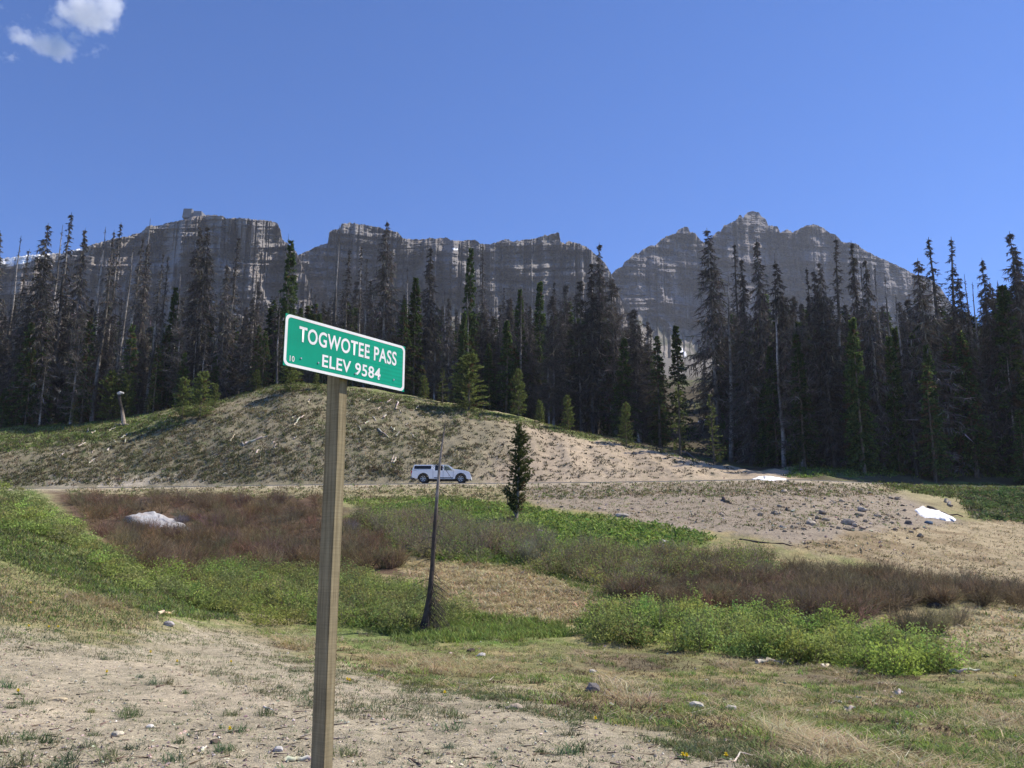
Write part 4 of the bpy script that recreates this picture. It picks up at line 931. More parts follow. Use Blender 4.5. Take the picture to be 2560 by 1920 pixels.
# the crowd behind: trees nothing tells apart share a label within their stand
REG = [(-400, 250, 'under the snow streaked ridge'), (250, 520, 'under the butte with the summit block'), (520, 720, 'under the square wall of the butte'), (720, 1000, 'behind the sign under the mesa step'), (1000, 1250, 'above the pickup under the low mesa rim'), (1250, 1560, 'past the pickup under the mesa end'), (1560, 1830, 'around the gap where talus shows'), (1830, 2050, 'under the highest peak'), (2050, 2300, 'under the sloping shoulder of the peak'), (2300, 3200, 'in the dark stand at the road bend')]
CANX = [-300, 0, 100, 200, 300, 400, 500, 600, 680, 720, 800, 900, 1000, 1100, 1200, 1300, 1400, 1450, 1550, 1600, 1640, 1680, 1790, 1830, 1900, 2000, 2050, 2100, 2200, 2300, 2400, 2450, 2520, 2800]
CANY = [700, 740, 690, 700, 740, 745, 730, 705, 680, 700, 690, 680, 700, 705, 700, 690, 700, 680, 710, 770, 820, 850, 850, 760, 700, 730, 710, 740, 750, 730, 740, 740, 680, 690]
def crowd(n, tries, lo, hi, kinds, probs, spread, offmax, minsep, drop):
    cnt = 0
    for _ in range(tries):
        if cnt >= n: break
        px = random.uniform(lo, hi); off = random.uniform(0, 1) ** 1.2 * offmax
        if 1655 < px < 1800 and (off < 32 or random.random() < .6): continue
        Y = depth_at(px, off); top = float(np.interp(px, CANX, CANY)) + drop + abs(random.gauss(0, spread))
        x = (px - 1280) / F * Y
        if any((x - a) ** 2 + (Y - b) ** 2 < minsep ** 2 for a, b in used): continue
        zg = float(zf(x, Y)); H = at(px, top, Y)[2] - zg
        if H < 4 or H > 27: continue
        k = random.choices(kinds, probs)[0]; reg = next(r for r in REG if r[0] <= px < r[1])
        row = 'front row' if off < 9 else 'deeper rows'
        word = {'bare': 'thin bare dead spruce', 'shaggy': 'shaggy grey dead spruce', 'full': 'dense dark dead spruce', 'pole': 'pole like dead spruce', 'broad': 'spreading grey dead pine', 'green': 'dark green spruce', 'sparse': 'thin yellowish green spruce'}[k]
        place(k, px, top, off, f'{word} in the {row} {reg[2]}', f'{word}s, {row} {reg[2]}', random.uniform(.8, 1.15), random.gauss(0, .012))
        cnt += 1
    return cnt
n1 = crowd(150, 6000, -260, 2820, ['bare', 'shaggy', 'full', 'pole', 'broad'], [.30, .40, .10, .10, .10], 75, 36, 1.25, 0)
n2 = crowd(165, 6000, -260, 2820, ['green', 'sparse'], [.6, .4], 85, 24, 1.15, 70)
n3 = crowd(75, 3000, 1830, 2820, ['shaggy', 'full', 'green', 'bare'], [.36, .34, .22, .08], 80, 30, 1.1, 10)
n4 = crowd(60, 3000, -260, 1640, ['shaggy', 'bare', 'broad', 'sparse'], [.4, .25, .2, .15], 95, 12, 1.1, 60)
print('crowd', n1, n2, n3, n4)
def woods(n):
    """the rest of the wood, seen only as a dim mass between the trunks"""
    pr = []
    for i in range(3): pr.append((dead_proto(20, 1.7, 150, 12, .08, .9, .8, 900 + i, .1, tw_w=.05), 0))
    for i in range(2): pr.append((live_proto(20, 2.0, 120, 18, .04, 950 + i, w=.12, sl=.6), 1))
    m = [MB(), MB()]
    def grab(me):
        V = np.zeros(len(me.vertices) * 3); me.vertices.foreach_get('co', V); T = np.zeros(len(me.loops), int); me.loops.foreach_get('vertex_index', T); C = np.zeros(len(me.vertices) * 4); me.color_attributes[0].data.foreach_get('color', C)
        return V.reshape(-1, 3), T.reshape(-1, 3), C.reshape(-1, 4)[:, :3]
    G = [[grab(x) for x in p] for p, _ in pr]
    for i in range(n):
        px = rng.uniform(-330, 2880); off = 8 + 62 * rng.random()
        if 1650 < px < 1800 and off < 60: continue
        k = rng.choice(5, p=[.2, .2, .2, .2, .2]); Y = depth_at(px, off); x = (px - 1280) / F * Y; top = float(np.interp(px, CANX, CANY)) + (60 if k > 2 else 45) + abs(rng.normal(0, 60)) - 40 * (px > 1830); zg = float(zf(x, Y)); H = at(px, top, Y)[2] - zg
        if H < 3 or H > 26: continue
        a = rng.uniform(0, 6.28); c_, s_ = math.cos(a), math.sin(a); w_ = (H / 20) ** .75 * rng.uniform(1.1, 1.6)
        for V, T, C in G[k]:
            Q = np.stack([(V[:, 0] * c_ - V[:, 1] * s_) * w_ + x, (V[:, 0] * s_ + V[:, 1] * c_) * w_ + Y, V[:, 2] * H / 20 + zg - .2], 1); m[pr[k][1]].add(Q, T, C * rng.uniform(.75, 1.2))
    tag(m[0].build('forest', M_twig), 'mass of dead grey spruces deep in the wood behind the nearer trees', 'woods', kind='stuff'); tag(m[1].build('forest', M_needle), 'mass of dark green spruces deep in the wood behind the nearer trees', 'woods', kind='stuff')
woods(520)

# ------------------------------------------------------------------ two lone trees on the meadow
def lone_dead():
    p, _ = hit([1054], [1583]); b = p[0]; Y = b[1]
    pts = [(1060, 1583), (1066, 1540), (1074, 1490), (1080, 1420), (1084, 1350), (1088, 1290), (1093, 1220), (1098, 1160), (1104, 1110), (1110, 1070), (1112, 1046)]
    P = np.array([at(x, y, Y) for x, y in pts]); P[0, 2] = b[2] - .1; P[:, 1] += np.linspace(0, .25, len(P)); o = empty('dead_pine', tuple(P[0])); L = P - P[0]
    rr = np.array([.20, .115, .088, .074, .066, .058, .05, .04, .028, .018, .007])
    tag(o, 'lone slender dead pine with a crooked top in the middle of the meadow', 'tree')
    m = MB(); c = np.repeat(np.array([[.085, .065, .055]]), len(P), 0); c[6:9] = (.30, .25, .22); c[9:] = (.2, .16, .14); m.tube(L, rr, 10, c); m.build('trunk', M_bark, o, True)
    m = MB()
    def br(t, az, ln, up, r=.012, n=5):
        s = np.interp(t, np.linspace(0, 1, len(L)), np.arange(len(L))); i = int(min(s, len(L) - 2)); q = L[i] + (L[i + 1] - L[i]) * (s - i)
        k = np.linspace(0, 1, n)[:, None]; d = np.array([math.cos(az), math.sin(az), 0])
        Q = q + d * ln * k + np.array([0, 0, 1]) * (up * k - .5 * ln * k ** 2) + rng.normal(0, .012, (n, 3)) * k
        m.tube(Q, np.linspace(r, .003, n), 4, (.10, .08, .07), False)
        for _ in range(int(ln * 9)):
            j = rng.random(); a = q + d * ln * j + np.array([0, 0, 1]) * (up * j - .5 * ln * j * j); e = unit(1)[0] * .8 + d * .6 + np.array([0, 0, -.5])
            m.blades(a[None], (e * .16 * rng.uniform(.4, 1.4))[None], np.array([[.006, .004, 0]]), (.11, .09, .075))
    for i in range(46):
        t = rng.uniform(.02, .30); br(t, rng.uniform(0, 6.28), rng.uniform(.35, .85), rng.uniform(-.35, .05), .011)
    for i in range(70):
        t = rng.uniform(.02, .27); br(t, rng.normal(-.2, .6), rng.uniform(.35, .95) * (1.15 - t * 1.8), rng.uniform(-.5, -.1), .008)
    for t, az, ln, up in ((.33, 2.9, .75, .05), (.37, 3.2, .7, .1), (.41, 2.8, .6, .1), (.43, .2, .6, -.2), (.46, .1, .5, .0), (.52, .3, .8, -.1), (.55, 3.0, .5, .1), (.6, .1, .6, -.15), (.63, 3.3, .3, .05), (.70, .4, .42, -.25), (.70, 3.1, .22, .02), (.705, 2.9, .3, .03), (.74, .2, .2, .1), (.82, 3.0, .18, .1), (.88, .5, .15, .05), (.93, 3, .12, .08)): br(t, az, ln, up, .012)
    for i in range(40): br(rng.uniform(.3, .97), rng.uniform(0, 6.28), rng.uniform(.05, .2), rng.uniform(-.03, .08), .006)
    m.build('branches', M_twig, o)
lone_dead()
def lone_pine():
    p, _ = hit([1290], [1303]); b = p[0]; Y = b[1]
    o = empty('young_pine', tuple(b - [0, 0, .08])); tag(o, 'narrow green pine with a side limb standing below the road edge', 'tree')
    tp = at(1292, 1060, Y); H = tp[2] - b[2]; m = MB(); k = np.linspace(0, 1, 9)
    L = np.stack([.18 * np.sin(k * 2.2) + k * (tp[0] - b[0]), k * 0, k * H], 1); m.tube(L, .11 * (1 - k) ** .8 + .015, 8, (.20, .17, .14))
    lim = np.array([[0, 0, .06 * H], [-.25, 0, .14 * H], [-.55, -.05, .2 * H], [-.62, -.05, .29 * H], [-.6, 0, .36 * H]]) ; m.tube(lim, [.06, .05, .04, .03, .012], 6, (.16, .13, .10)); m.build('trunk', M_bark, o, True)
    c = MB()
    def tufts(pos, d, n, ln, cols, w=.018):
        for q, e in zip(pos, d):
            D = e + unit(n) * .75; D /= np.linalg.norm(D, axis=1, keepdims=True); c.blades(q + unit(n) * .03, D * (ln * rng.uniform(.6, 1.2, (n, 1))), perp(D) * w, pick(cols, n, .3))
    GC = np.array([(.085, .12, .045), (.115, .15, .05), (.15, .175, .055)]); YG = np.array([(.19, .20, .05), (.15, .17, .055)]); BR = np.array([(.22, .12, .06), (.16, .10, .05)])
    for i in range(330):
        t = rng.uniform(.08, 1.0); az = rng.uniform(0, 6.28); prof = float(np.interp(t, [0, .1, .25, .45, .7, .9, 1], [.15, .35, .42, .55, .52, .30, .08])); ln = prof * rng.uniform(.45, 1.35)
        if math.cos(az) > 0 and .35 < t < .9: ln *= 1.35
        q = np.array([np.interp(t, k, L[:, j]) for j in range(3)]); d = np.array([math.cos(az), math.sin(az), rng.uniform(.05, .95)]); s = np.linspace(.15, 1, max(2, int(ln * 12)))[:, None]
        pos = q + d * ln * s + rng.normal(0, .035, (len(s), 3))
        c.blades(q[None], (d * ln)[None], np.array([[.012, .006, 0]]), (.12, .09, .07))
        cols = BR if (t < .36 and math.cos(az) > .3 and rng.random() < .55) else (YG if math.cos(az) > .4 and rng.random() < .5 else GC)
        tufts(pos, np.broadcast_to(d, pos.shape), 22, .12, cols)
    for i in range(60):
        q = lim[1] + (lim[4] - lim[1]) * rng.uniform(0, 1) + rng.normal(0, .16, 3); tufts(q[None], np.array([[0, 0, .6]]), 60, .14, GC)
    for i in range(26):
        q = np.array([rng.uniform(-.55, -.1), rng.normal(0, .2), rng.uniform(.02, .3)]); tufts(q[None], np.array([[0, 0, .6]]), 34, .13, GC)
    c.build('crown', M_needle, o)
lone_pine()
# ------------------------------------------------------------------ ground cover (nobody could count it)
def tufts(m, pts, nb, ln, w, cols, spread=.08, lean=.45, bend=.35, fvar=.35, leafy=False):
    n = len(pts); k = np.repeat(np.arange(n), nb); N_ = len(k)
    sc_ = rng.uniform(.55, 1.3, n)[k]
    P = pts[k].copy(); P[:, :2] += rng.normal(0, spread, (N_, 2)) * sc_[:, None]; P[:, 2] = zf(P[:, 0], P[:, 1]) - .01
    az = rng.uniform(0, 6.283, N_); l = ln * sc_ * rng.uniform(.5, 1.2, N_)
    o = np.stack([np.cos(az), np.sin(az), np.zeros(N_)], 1); q = rng.uniform(0, lean, N_)[:, None]
    D = (o * q + np.array([0, 0, 1.]) * (1 - q * .5)) * l[:, None]
    S = np.stack([-np.sin(az + rng.normal(0, .6, N_)), np.cos(az), np.zeros(N_)], 1) * (w * rng.uniform(.6, 1.3, N_))[:, None]
    base = pick(cols, n, .2)[k]; C = np.clip(base * (1 + rng.normal(0, fvar * .5, (N_, 1))), .004, .9)
    if leafy:
        C_ = P + D * rng.uniform(.3, 1, (N_, 1)); A = unit(N_) * (l * .5)[:, None]; m.leaves(C_, A, perp(A) * (w * rng.uniform(.7, 1.3, N_))[:, None], C)
    else: m.bent(P, D, S, (o * bend - np.array([0, 0, .12])) * l[:, None], C)
HILL = [(-80, 1064), (300, 1048), (500, 1006), (700, 957), (1000, 1000), (1150, 1020), (1300, 1056), (1450, 1085), (1600, 1117), (1750, 1150), (1890, 1186), (1300, 1203), (700, 1207), (-80, 1216)]
OLV = np.array([(.11, .115, .05), (.09, .10, .045), (.15, .135, .07), (.12, .14, .05)]); TANC = np.array([(.30, .25, .15), (.22, .18, .10), (.36, .29, .18)])
GRN = np.array([(.17, .235, .06), (.14, .20, .055), (.22, .26, .08)]); LIME = np.array([(.24, .33, .07), (.19, .28, .06), (.28, .36, .09)])
BLUG = np.array([(.12, .16, .08), (.10, .135, .07), (.16, .19, .09)]); STRW = np.array([(.44, .365, .21), (.38, .31, .17), (.50, .43, .28)])
m = MB(); pts = sample_poly(HILL, 12500); px_, py_ = to_px(pts[:, 0], pts[:, 1], pts[:, 2])
kk = vnoise(pts[:, 0] * .3, pts[:, 1] * .3, 0, 77); lft = px_ + 160 * kk < 1180
a = pts[lft]; a = a[rng.random(len(a)) < .42 + .4 * (kk[lft] > -.1)]
tufts(m, a, 9, .34, .045, np.concatenate([OLV, np.array([(.13, .11, .065), (.17, .14, .085)]), TANC[1:2]]), .2, .8)
b = pts[~lft]; b = b[rng.random(len(b)) < .3]; tufts(m, b, 8, .26, .042, np.array([(.09, .08, .045), (.12, .10, .06), (.075, .075, .04)]), .13, .8)
CREST = [(420, 1015), (520, 985), (620, 950), (700, 938), (800, 950), (1000, 990), (1150, 1012), (1300, 1046), (1480, 1082), (1640, 1118), (1780, 1150), (1780, 1160), (1500, 1100), (1300, 1066), (1000, 1018), (800, 985), (700, 978), (560, 1010), (460, 1050)]
pts = sample_poly(CREST, 2600); tufts(m, pts, 8, .28, .045, np.concatenate([GRN, OLV, TANC[1:2]]), .2, .7)
pts = sample_poly([(-80, 1062), (180, 1040), (420, 1030), (470, 1060), (300, 1095), (60, 1130), (-80, 1130)], 1500); tufts(m, pts, 8, .3, .05, GRN, .2, .7)
pts = sample_poly([(1960, 1195), (1990, 1160), (2060, 1150), (2260, 1100), (2330, 1080), (2420, 1120), (2560, 1150), (2560, 1195), (2200, 1190)], 2200); tufts(m, pts, 8, .35, .06, np.concatenate([GRN, LIME[:1]]), .25, .7)
tag(m.build('hillside_grass', M_grass), 'clumpy bunchgrass and green turf on the cut slope behind the road', 'grass', kind='stuff')
m = MB()
pts = sample_poly([(160, 1224), (800, 1216), (1300, 1212), (1900, 1203), (2250, 1215), (2250, 1240), (1900, 1240), (1300, 1250), (800, 1250), (200, 1240)], 3800); tufts(m, pts, 6, .22, .028, np.concatenate([TANC, OLV, GRN[:1]]), .12, .8)
pts = sample_poly([(1050, 1225), (2250, 1225), (2250, 1310), (1900, 1330), (1600, 1300), (1320, 1262), (1050, 1250)], 1700); tufts(m, pts, 6, .15, .024, np.concatenate([TANC, OLV[2:], GRN[:1]]), .12, .9)
pts = sample_poly(GREEN1 + [], 5200, ); tufts(m, pts, 7, .26, .045, np.concatenate([LIME, GRN]), .16, .8, leafy=True)
pts = sample_poly(GREEN2, 1400); tufts(m, pts, 7, .24, .03, np.concatenate([LIME[:1], GRN, TANC[1:2]]), .15, .7)
pts = sample_poly(STRAW, 3000); tufts(m, pts, 7, .22, .018, STRW, .16, 1.6, .8)
pts = sample_poly(STRAW2 + [], 1800); tufts(m, pts, 7, .2, .016, np.concatenate([STRW, GRN[:1]]), .14, 1.6, .8)
pts = sample_poly(RTAN, 2600); tufts(m, pts, 6, .18, .018, np.concatenate([STRW[:2], TANC, OLV[:1]]), .14, 1.4, .8)
pts = sample_poly([(1420, 1560), (1500, 1510), (1380, 1440), (1250, 1412), (1400, 1405), (1560, 1500), (1480, 1570)], 1200); tufts(m, pts, 8, .2, .014, np.concatenate([GRN, STRW[:1]]), .12, .7)
pts = sample_poly([(940, 1575), (1140, 1530), (1400, 1560), (1430, 1590), (1300, 1600), (1000, 1610)], 1500); tufts(m, pts, 9, .24, .012, np.concatenate([GRN, LIME[:1]]), .1, .6)
pts = sample_poly([(2170, 1204), (2300, 1212), (2600, 1214), (2600, 1300), (2440, 1300), (2400, 1245), (2300, 1236)], 2600); tufts(m, pts, 8, .26, .04, np.concatenate([GRN, OLV]), .18, .8)
pts = sample_poly([(2400, 1235), (2600, 1225), (2600, 1310), (2440, 1300)], 900); tufts(m, pts, 14, .3, .05, np.array([(.13, .18, .06), (.09, .13, .05), (.17, .20, .085), (.2, .17, .10)]), .22, .8, leafy=True)
tag(m.build('meadow_grass', M_grass), 'bright green and straw coloured meadow grass between the thickets', 'grass', kind='stuff')
m = MB()
pts = sample_poly(BANK[1:-1], 4600); tufts(m, pts, 8, .17, .014, np.concatenate([GRN, LIME[:1], GRN, BLUG, OLV[2:], TANC[:1]]), .12, .9)
pts = sample_poly([(-60, 1400), (120, 1440), (300, 1510), (420, 1540), (330, 1580), (0, 1552), (-60, 1540)], 1500); tufts(m, pts, 8, .12, .009, np.concatenate([GRN[:2], STRW[:1], TANC, BLUG[:1]]), .1, 1.0)
pts = sample_poly([(-60, 1470), (200, 1490), (420, 1545), (640, 1560), (700, 1620), (400, 1610), (0, 1610), (-60, 1600)], 1100); tufts(m, pts, 9, .085, .006, np.concatenate([GRN[:2], BLUG, TANC[:1]]), .08, 1.0)
tag(m.build('bank_grass', M_grass), 'lush grass spilling down the near bank beside the brown thicket', 'grass', kind='stuff')
# boggy strip in front of the willows: straw mats, moss, green tufts
m = MB(); BOG = [(620, 1560), (760, 1566), (1000, 1582), (1420, 1606), (1700, 1630), (2000, 1660), (2330, 1694), (2400, 1660), (2640, 1640), (2640, 1800), (2620, 1960), (1990, 1960), (1930, 1890), (1700, 1822), (1540, 1808), (1400, 1762), (1200, 1735), (1000, 1708), (760, 1660)]
pts = sample_poly(BOG, 7500); b1 = fbm(pts[:, 0] * .8, pts[:, 1] * .8, 0, 3, 191); b2 = fbm(pts[:, 0] * .9, pts[:, 1] * .9, 0, 3, 192); bare = fbm(pts[:, 0] * .7, pts[:, 1] * .7, 0, 3, 193) > .16
tufts(m, pts[(b1 > -.03) & ~bare], 13, .10, .006, np.concatenate([GRN, GRN, LIME[:1], BLUG[:1]]), .07, .8, .5)
tufts(m, pts[(b1 <= -.03) & ~bare], 10, .075, .006, np.concatenate([OLV, TANC, BLUG[:1]]), .07, 1.0, .6)
tufts(m, pts[(b2 > .10) & ~bare], 16, .17, .0055, STRW, .12, 2.6, 1.2)
pts = sample_poly(BOG, 2300); g = fbm(pts[:, 0] * 1.1, pts[:, 1] * 1.1, 0, 2, 91) > .08; tufts(m, pts[g], 14, .16, .005, STRW, .12, 2.4, 1.1)
pts = sample_poly(BOG, 380); tufts(m, pts, 34, .15, .006, np.concatenate([GRN, LIME[:1]]), .09, .7, .5)
pts = sample_poly(BOG, 2600); pts = pts[fbm(pts[:, 0] * .7, pts[:, 1] * .7, 0, 3, 193) > .10]; tufts(m, pts, 16, .10, .009, np.array([(.13, .085, .05), (.10, .075, .05), (.17, .12, .07)]), .1, 1.6, .9)
for c_, n_ in ((((1880, 1795), (2010, 1850), (2190, 1900), (2060, 1900), (1950, 1850)), 170), (((900, 1640), (1090, 1640), (1290, 1670), (1200, 1700), (960, 1670)), 130), (((130, 1485), (320, 1500), (330, 1520), (210, 1520)), 60), (((690, 1590), (790, 1600), (780, 1640), (720, 1630)), 50), (((1790, 1660), (1860, 1660), (1850, 1690)), 24), (((1480, 1680), (1560, 1700), (1640, 1760), (1540, 1770)), 60)):
    pts = sample_poly(list(c_), n_); tufts(m, pts, 44, .24, .0055, STRW, .11, 2.8, 1.2, .25)
tag(m.build('bog_grass', M_grass), 'flattened straw, moss and tufts on the wet strip before the willows', 'grass', kind='stuff')
m = MB(); SANDV = [(-60, 1570), (120, 1590), (400, 1585), (640, 1605), (880, 1685), (1200, 1735), (1400, 1765), (1700, 1842), (1850, 1876), (1930, 1960), (-60, 1960)]
pts = sample_poly(SANDV, 760); tufts(m, pts, 14, .06, .003, BLUG, .025, .9, .5)
EDGE = [(500, 1560), (640, 1590), (880, 1665), (1200, 1715), (1400, 1745), (1700, 1825), (1930, 1890), (1960, 1960), (1850, 1930), (1600, 1850), (1300, 1780), (1000, 1740), (760, 1690), (560, 1620)]
pts = sample_poly(EDGE, 2600); pts = pts[fbm(pts[:, 0] * .9, pts[:, 1] * .9, 0, 3, 55) > -.05]; tufts(m, pts, 12, .075, .0045, np.concatenate([BLUG, OLV, GRN[:1], TANC[:1]]), .06, 1.0, .5)
pts = sample_poly(SANDV, 700); tufts(m, pts, 7, .05, .003, np.concatenate([BLUG, TANC, OLV]), .03, 1.1, .6)
pts = sample_poly([(-60, 1570), (120, 1590), (400, 1580), (640, 1605), (880, 1685), (1100, 1715), (1150, 1800), (900, 1800), (650, 1740), (400, 1660), (150, 1640), (-60, 1640)], 900); tufts(m, pts, 14, .09, .0035, np.concatenate([BLUG, BLUG, OLV, TANC[:1]]), .06, .9, .5)
BIGT = [(75, 1762), (30, 1772), (20, 1720), (225, 1780), (330, 1790), (75, 1850), (10, 1860), (235, 1840), (320, 1795), (330, 1875), (270, 1900), (430, 1905), (45, 1915), (150, 1925), (165, 1905), (265, 1650), (350, 1695), (385, 1712), (425, 1712), (465, 1735), (575, 1790), (220, 1870), (120, 1860), (665, 1790), (555, 1880), (600, 1830), (1418, 1840), (1350, 1882), (1416, 1886), (1448, 1880), (1714, 1882), (868, 1890), (1125, 1872), (1130, 1825), (905, 1672), (965, 1680), (700, 1720), (1040, 1710), (445, 1860), (640, 1700)]
p_, ok_ = hit([q[0] for q in BIGT], [q[1] for q in BIGT]); tufts(m, p_[ok_], 60, .13, .0038, BLUG, .05, .85, .5)
tag(m.build('roadside_grass', M_grass), 'sparse grey green grass tufts dotted over the gravelly foreground', 'grass', kind='stuff')
# gravel and small stones
def stones(m, pts, smin, smax, cols, flat=.55):
    n = len(pts); base = np.array([(1, 0, 0), (-1, 0, 0), (0, 1, 0), (0, -1, 0), (0, 0, 1), (0, 0, -1)], float); T0 = np.array([(0, 2, 4), (2, 1, 4), (1, 3, 4), (3, 0, 4), (2, 0, 5), (1, 2, 5), (3, 1, 5), (0, 3, 5)])
    s = smin + (smax - smin) * rng.random(n) ** 3; a = rng.uniform(0, 6.28, n)
    V = base[None] * (1 + rng.normal(0, .22, (n, 6, 3))) * s[:, None, None] * np.array([1, .75, flat]); V += rng.normal(0, .18, (n, 6, 3)) * s[:, None, None]
    R_ = np.stack([np.stack([np.cos(a), -np.sin(a), 0 * a], 1), np.stack([np.sin(a), np.cos(a), 0 * a], 1), np.stack([0 * a, 0 * a, 1 + 0 * a], 1)], 1)
    V = np.einsum('nij,nvj->nvi', R_, V) + pts[:, None, :] + np.array([0, 0, 1]) * (s * .25)[:, None, None]
    m.add(V.reshape(-1, 3), (np.arange(n)[:, None, None] * 6 + T0[None]).reshape(-1, 3), np.repeat(pick(cols, n, .2), 6, 0))
STC = np.array([(.50, .42, .32), (.42, .35, .26), (.58, .49, .38), (.30, .24, .19), (.62, .55, .45)])
m = MB(); pts = sample_poly(SANDV, 7000); stones(m, pts, .005, .024, STC)
pts = sample_poly(BOG, 700); stones(m, pts, .01, .05, STC)
tag(m.build('gravel', M_rock), 'loose pale pebbles and grit strewn over the foreground', 'gravel', kind='stuff')
m = MB(); pts = sample_poly(RBANK, 1100); stones(m, pts, .03, .16, STC * .85); pts = sample_poly([(1900, 1230), (2280, 1260), (2300, 1330), (2000, 1330)], 260); stones(m, pts, .04, .2, STC * .85)
pts = sample_poly(HILL, 300); stones(m, pts, .04, .14, STC)
tag(m.build('bank_gravel', M_rock), 'stony debris scattered down the brown bank below the road', 'gravel', kind='stuff')
m = MB(); pts = sample_poly(SANDV, 380); n = len(pts); a = rng.uniform(0, 6.28, n); l = rng.uniform(.04, .22, n)
D = np.stack([np.cos(a) * l, np.sin(a) * l, rng.uniform(0, .02, n)], 1); S = np.stack([-np.sin(a), np.cos(a), np.zeros(n)], 1) * rng.uniform(.003, .008, n)[:, None]
m.blades(pts + [0, 0, .012], D, S, pick([(.14, .10, .07), (.30, .24, .18), (.42, .36, .29)], n)); m.blades(pts + [0, 0, .004], D, S + [0, 0, .006], pick([(.14, .10, .07)], n))
pts = sample_poly(BOG, 500); n = len(pts); a = rng.uniform(0, 6.28, n); l = rng.uniform(.1, .5, n); D = np.stack([np.cos(a) * l, np.sin(a) * l, rng.uniform(0, .06, n)], 1); S = np.stack([-np.sin(a), np.cos(a), np.zeros(n)], 1) * rng.uniform(.004, .01, n)[:, None]
m.blades(pts + [0, 0, .02], D, S, pick([(.16, .12, .09), (.40, .34, .26), (.10, .075, .06)], n))
tag(m.build('twig_litter', M_wood), 'thin twigs and dry stalks littering the foreground', 'twig litter', kind='stuff')

# ------------------------------------------------------------------ willow thickets
def thicket(name, label, poly, n, h, r, leafcols, nl, ls, stemcols, nst, ntw, excl=(), sw=.010, cat='willow thicket', lit=(.0, 1.0)):
    m = MB(); c = sample_poly(poly, n, excl); n = len(c); hh = h * rng.uniform(.65, 1.2, n) * (1 + .25 * vnoise(c[:, 0] * .5, c[:, 1] * .5, 0, 17)); rr = r * rng.uniform(.75, 1.25, n)
    if nst:
        k = np.repeat(np.arange(n), nst); N_ = len(k); az = rng.uniform(0, 6.283, N_); q = rng.random(N_) ** .6
        o = np.stack([np.cos(az), np.sin(az), np.zeros(N_)], 1); P = c[k] + o * (rng.uniform(0, .25, N_) * rr[k])[:, None]
        D = o * (q * rr[k] * 1.0)[:, None] + np.array([0, 0, 1.]) * (hh[k] * (1.05 - .38 * q ** 2) * rng.uniform(.65, 1.12, N_))[:, None]
        sc_ = pick(stemcols, n, .15)[k] * (1 + rng.normal(0, .2, (N_, 1)))
        sc_ = np.clip(sc_, .01, .9)
        m.blades(P, D, perp(D) * (sw * rng.uniform(.7, 1.3, N_))[:, None], sc_)
        if ntw:
            j = np.repeat(np.arange(N_), ntw); t = rng.uniform(.3, .98, len(j)); B = P[j] + D[j] * t[:, None]
            E = unit(len(j)) * .8 + D[j] / np.linalg.norm(D[j], axis=1, keepdims=True); E *= (hh[k][j] * rng.uniform(.15, .38, len(j)))[:, None]
            m.blades(B, E, perp(E) * (sw * .6 * rng.uniform(.6, 1.3, len(j)))[:, None], np.clip(sc_[j] * (1 + rng.normal(0, .2, (len(j), 1))), .01, .9))
    if nl:
        NC = 22; k = np.repeat(np.arange(n), nl); N_ = len(k); d = unit(n * NC); d[:, 2] = np.abs(d[:, 2]); rad_ = rng.random(n * NC) ** .35 * rng.uniform(.75, 1.2, n * NC); ks = np.repeat(np.arange(n), NC)
        Q = c[ks] + np.stack([d[:, 0] * rr[ks], d[:, 1] * rr[ks], .03 + d[:, 2] * hh[ks]], 1) * rad_[:, None]
        P = Q[k * NC + rng.integers(0, NC, N_)] + rng.normal(0, 1, (N_, 3)) * (.17 * np.array([1, 1, .8]) * np.stack([rr[k], rr[k], hh[k]], 1)); P[:, 2] = np.maximum(P[:, 2], c[k][:, 2] + .03)
        A = unit(N_); A[:, 2] = np.abs(A[:, 2]) * .8 + .1; A *= (ls * rng.uniform(.6, 1.3, N_))[:, None]
        C = np.clip(pick(leafcols, n, .10)[k] * (1 + rng.normal(0, .22, (N_, 1))), .005, .9)
        m.leaves(P, A, perp(A) * (ls * .42 * rng.uniform(.7, 1.2, N_))[:, None], C)
    o = m.build(name, M_leaf); tag(o, label, cat, kind='stuff'); return o
SNOWA = [(300, 1302), (330, 1285), (380, 1280), (430, 1292), (480, 1318), (486, 1338), (430, 1336), (330, 1330)]
BR = np.array([(.21, .14, .09), (.185, .125, .085), (.17, .135, .095), (.225, .16, .095), (.20, .17, .09)]); DK = np.array([(.20, .15, .098), (.16, .125, .083), (.225, .175, .112)]); GS = np.array([(.27, .22, .16), (.21, .17, .13)])
WG = np.array([(.27, .34, .085), (.23, .30, .08), (.31, .37, .10)]); WO = np.array([(.235, .265, .08), (.20, .235, .075), (.26, .28, .10)])
thicket('willow_thicket', 'bright leafy green willow thicket nearest on the wet strip', [(1428, 1604), (1700, 1630), (2000, 1660), (2330, 1692), (2372, 1668), (2260, 1618), (2000, 1580), (1700, 1556), (1500, 1550)], 150, .78, .62, WG, 760, .046, GS * .5, 16, 4)
thicket('willow_thicket', 'low green willow thicket around the foot of the sign post', [(370, 1470), (500, 1535), (620, 1558), (780, 1572), (1050, 1580), (1150, 1564), (1160, 1530), (1040, 1475), (900, 1445), (620, 1432), (420, 1445)], 200, .68, .66, np.concatenate([WG[:2], WO]), 560, .046, GS * .6, 12, 3)
thicket('willow_thicket', 'dark leafless brown willow thicket behind the bright green one', [(1540, 1500), (1750, 1520), (1950, 1548), (2150, 1556), (2300, 1512), (2600, 1530), (2600, 1488), (2300, 1462), (2150, 1445), (1950, 1430), (1620, 1440)], 300, .68, .74, np.array([(.16, .15, .075), (.19, .165, .09)]), 110, .03, DK, 40, 14, sw=.009)
